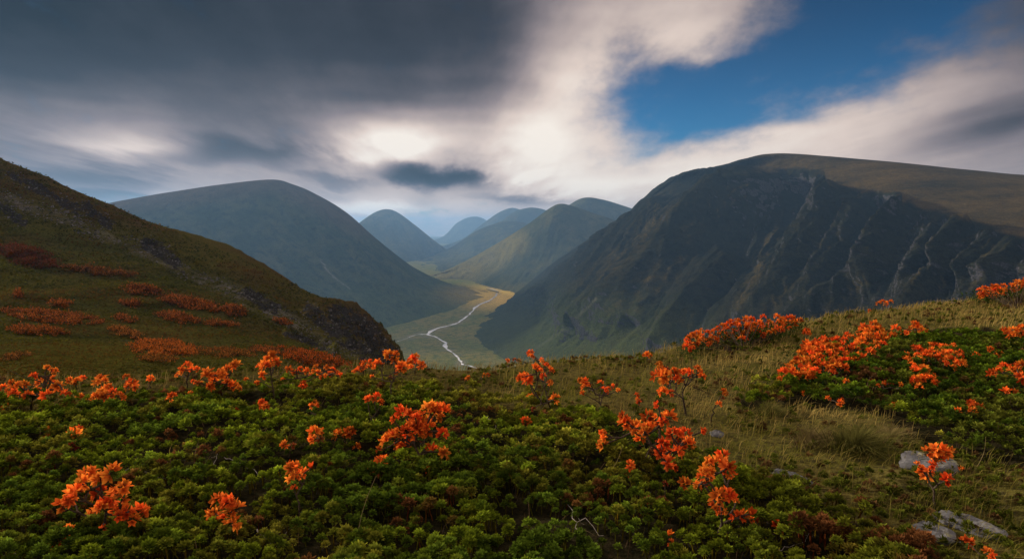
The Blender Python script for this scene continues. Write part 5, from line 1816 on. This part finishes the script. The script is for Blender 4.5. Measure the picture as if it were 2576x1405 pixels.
# ------------------------------------------------------------------ stones
m_rock, nt = mat('lichened_grey_rock')
tcn = nt.n('ShaderNodeTexCoord').outputs['Object']
a_ = nt.noise(tcn, 6.0, 5.0, .65)
b_ = nt.noise(tcn, 40.0, 4.0, .65)
c_ = nt.mix(nt.smooth(a_, .35, .65), (.085, .085, .092), (.18, .176, .18))
c_ = nt.mix(nt.smooth(b_, .56, .7), c_, (.09, .09, .085))
c_ = nt.mix(nt.smooth(nt.noise(tcn, 13.0, 4.0, .6), .60, .68), c_, (.30, .29, .17))
h_ = nt.math('ADD', nt.math('MULTIPLY', a_, 1.5), b_)
bp = nt.n('ShaderNodeBump', Strength=.8, Distance=.012, Height=h_)
df = nt.n('ShaderNodeBsdfDiffuse', Color=c_, Roughness=.6, Normal=bp.outputs[0])
finish(nt, df.outputs[0])


def stone(label, p0, p1, wid, high, seed, name='boulder', sink=.3):
    """flat stone lying between two points of the picture on the ground"""
    A, B = ground_hit(*p0), ground_hit(*p1)
    c = (A + B) / 2
    c[2] = gz(c[0], c[1])
    L = np.linalg.norm(B - A)
    ang = math.atan2(B[1] - A[1], B[0] - A[0])
    n, m = 40, 24
    u = np.linspace(0, 2 * np.pi, n, endpoint=False)
    v = np.linspace(-np.pi / 2, np.pi / 2, m)
    U, Vv_ = np.meshgrid(u, v)
    e = lambda q, k: np.sign(q) * np.abs(q) ** k
    X = e(np.cos(Vv_), .85) * e(np.cos(U), .8)
    Y = e(np.cos(Vv_), .85) * e(np.sin(U), .8)
    Z = e(np.sin(Vv_), .9)
    P = np.stack([X * L / 2, Y * wid / 2, Z * high], -1)
    q = np.stack([X, Y, Z], -1) * 1.3 + seed * 7.7
    nrm = np.stack([X / 1, Y / 1, Z], -1)
    P = P + nrm * (np.array([L * .10, wid * .14, high * .30]) * fbm(q, 4)[..., None])
    P = P + nrm * np.array([.01, .01, .012]) * (ridged(q * 3, 3) - .5)[..., None]
    ca, sa = math.cos(ang), math.sin(ang)
    R = np.stack([P[..., 0] * ca - P[..., 1] * sa, P[..., 0] * sa + P[..., 1] * ca, P[..., 2]], -1)
    # lie along the slope
    R[..., 2] += R[..., 0] * (B[2] - A[2]) / max(abs(B[0] - A[0]), .05) * (abs(ca)) * .9
    i = np.arange(n * m).reshape(m, n)
    F = np.stack([i[:-1], np.roll(i, -1, 1)[:-1], np.roll(i, -1, 1)[1:], i[1:]], -1).reshape(-1, 4)
    o = obj(name, new_mesh(name, R.reshape(-1, 3), F, m_rock), None, (c[0], c[1], c[2] + high * (1 - 2 * sink) * .5))
    tag(o, label, 'rock', 'grey stones in the turf')


stone('pale flat-topped boulder behind the upright single-stemmed shrub', cb(6, (705, 925)), cb(6, (1010, 965)), .22, .030, 1)
stone('long grey slab sloping down to the right in the bottom right corner', cb(6, (890, 1195)), cb(6, (1240, 1320)), .14, .024, 2, 'stone_slab')
stone('shorter grey slab beside the long one, nearer the bottom edge', cb(6, (800, 1235)), cb(6, (985, 1330)), .11, .020, 3, 'stone_slab')
stone('narrow lichened slab half sunk in turf right of the arching orange heads', cb(6, (75, 955)), cb(6, (285, 1045)), .09, .017, 4, 'stone_slab')
stone('small grey stone right of the many-headed bush', cb(5, (1030, 775)), cb(5, (1100, 785)), .08, .016, 5)

# ------------------------------------------------------------------ bare twigs and grass stalks
def twig(label, pts, name='dead_twig', r=.0022, m=None, lift=.05, cat='twig', group='bleached dead twigs', forks=1):
    rg = np.random.default_rng(int(pts[0][0] * 3))
    P = []
    for k, q in enumerate(pts):
        g = ground_hit(q[0], q[1], lift if len(q) < 3 else q[2])
        P.append(g)
    P = np.array(P)
    # thread on one depth so that a rising stalk stands up
    D_ = catmull(P, 4)
    D_ = D_ + rg.normal(size=D_.shape) * .0035
    o0 = P[0].copy()
    segs = [tube(D_ - o0, np.linspace(r, r * .35, len(D_)), 4)]
    for k in range(forks):
        i = rg.integers(len(D_) // 3, len(D_) - 1)
        e = D_[i] + (D_[i] - D_[i - 1]) * rg.uniform(2, 4) + rg.normal(size=3) * .03
        segs.append(tube(wig(D_[i], e, rg, .15) - o0, np.linspace(r * .5, r * .2, 5), 4))
    V, F = join(segs)
    o = obj(name, new_mesh(name, V, F, m or m_twig), None, tuple(o0))
    tag(o, label, cat, group)


def stalk(label, base, tip, bow=0.0, r=.0012):
    rg = np.random.default_rng(int(base[0]))
    B = ground_hit(*base)
    T = at(float(tip[0]), float(tip[1]), B[1] * .99)
    t = np.linspace(0, 1, 12)[:, None]
    P = B + (T - B) * t
    P[:, 0] += (bow * np.sin(t * 3.14159) * np.linalg.norm(T - B))[:, 0]
    V, F = tube(P - B, np.linspace(r, r * .4, 12), 4)
    o = obj('grass_stalk', new_mesh('grass_stalk', V, F, m_straw), None, tuple(B))
    tag(o, label, 'grass stalk', 'long single grass stalks')


m_straw, nt = mat('dry_straw')
df = nt.n('ShaderNodeBsdfDiffuse', Color=(.34, .26, .12, 1), Roughness=.5)
tr = nt.n('ShaderNodeBsdfTranslucent', Color=(.34, .26, .12, 1))
mx = nt.n('ShaderNodeMixShader', i0=.3, i1=df.outputs[0], i2=tr.outputs[0])
finish(nt, mx.outputs[0])

twig('bare grey twig running down to the right behind the biggest spread of blossom', [cb(3, (600, 965)), cb(3, (690, 945)), cb(3, (760, 990)), cb(3, (860, 1010)), cb(3, (985, 1080))], forks=3)
twig('short forked grey twig left of the compact rounded flower head', [cb(3, (1130, 890)), cb(3, (1180, 915)), cb(3, (1250, 930)), cb(3, (1300, 985))], forks=2)
twig('crooked pale twig above the compact rounded flower head', [cb(3, (1035, 930)), cb(3, (1065, 975)), cb(3, (1085, 900)), cb(3, (1110, 850))], forks=1)
twig('straight grey twig slanting up from the bottom edge right of the biggest blossom', [cb(3, (570, 1375)), cb(3, (690, 1310)), cb(3, (800, 1248))], r=.0028, forks=0)
twig('pale twig in the bottom left corner', [cb(3, (0, 1395)), cb(3, (90, 1370)), cb(3, (180, 1345))], r=.0028, forks=0)
twig('twisted grey twig at the bottom between the compact head and the flower pair', [cb(4, (20, 1260)), cb(4, (70, 1300)), cb(4, (130, 1335)), cb(4, (190, 1225))], forks=2)
twig('bleached twig hanging among green shoots right of the centre bottom', [cb(5, (280, 1095)), cb(5, (325, 1140)), cb(5, (350, 1225)), cb(5, (400, 1310))], forks=2)
twig('grey twigs lying on the turf left of the small grey stone', [cb(4, (1180, 690)), cb(4, (1210, 720)), cb(4, (1240, 745))], forks=3)
twig('thin grey twig across the turf in front of the grey slabs', [cb(6, (30, 1365)), cb(6, (140, 1345)), cb(6, (220, 1320)), cb(6, (265, 1280))], r=.0018, forks=1)
stalk('tall pale stalk rising to the low flared flower in the centre', cb(4, (520, 1370)), cb(4, (622, 985)), -.05)
stalk('pale stalk leaning right in front of the many-headed bush', cb(5, (465, 1040)), cb(5, (592, 830)), .08)
stalk('fine stalk arching across the dark leaves of the great bush', cb(6, (555, 650)), cb(6, (340, 478)), .06)
stalk('stalk bent over the grass left of the low dark green patch', cb(5, (1165, 800)), cb(5, (1090, 665)), .22)
stalk('thin stalk standing at the edge of the dark shrubs right of the boulder', cb(6, (1080, 970)), cb(6, (1145, 790)), .10)
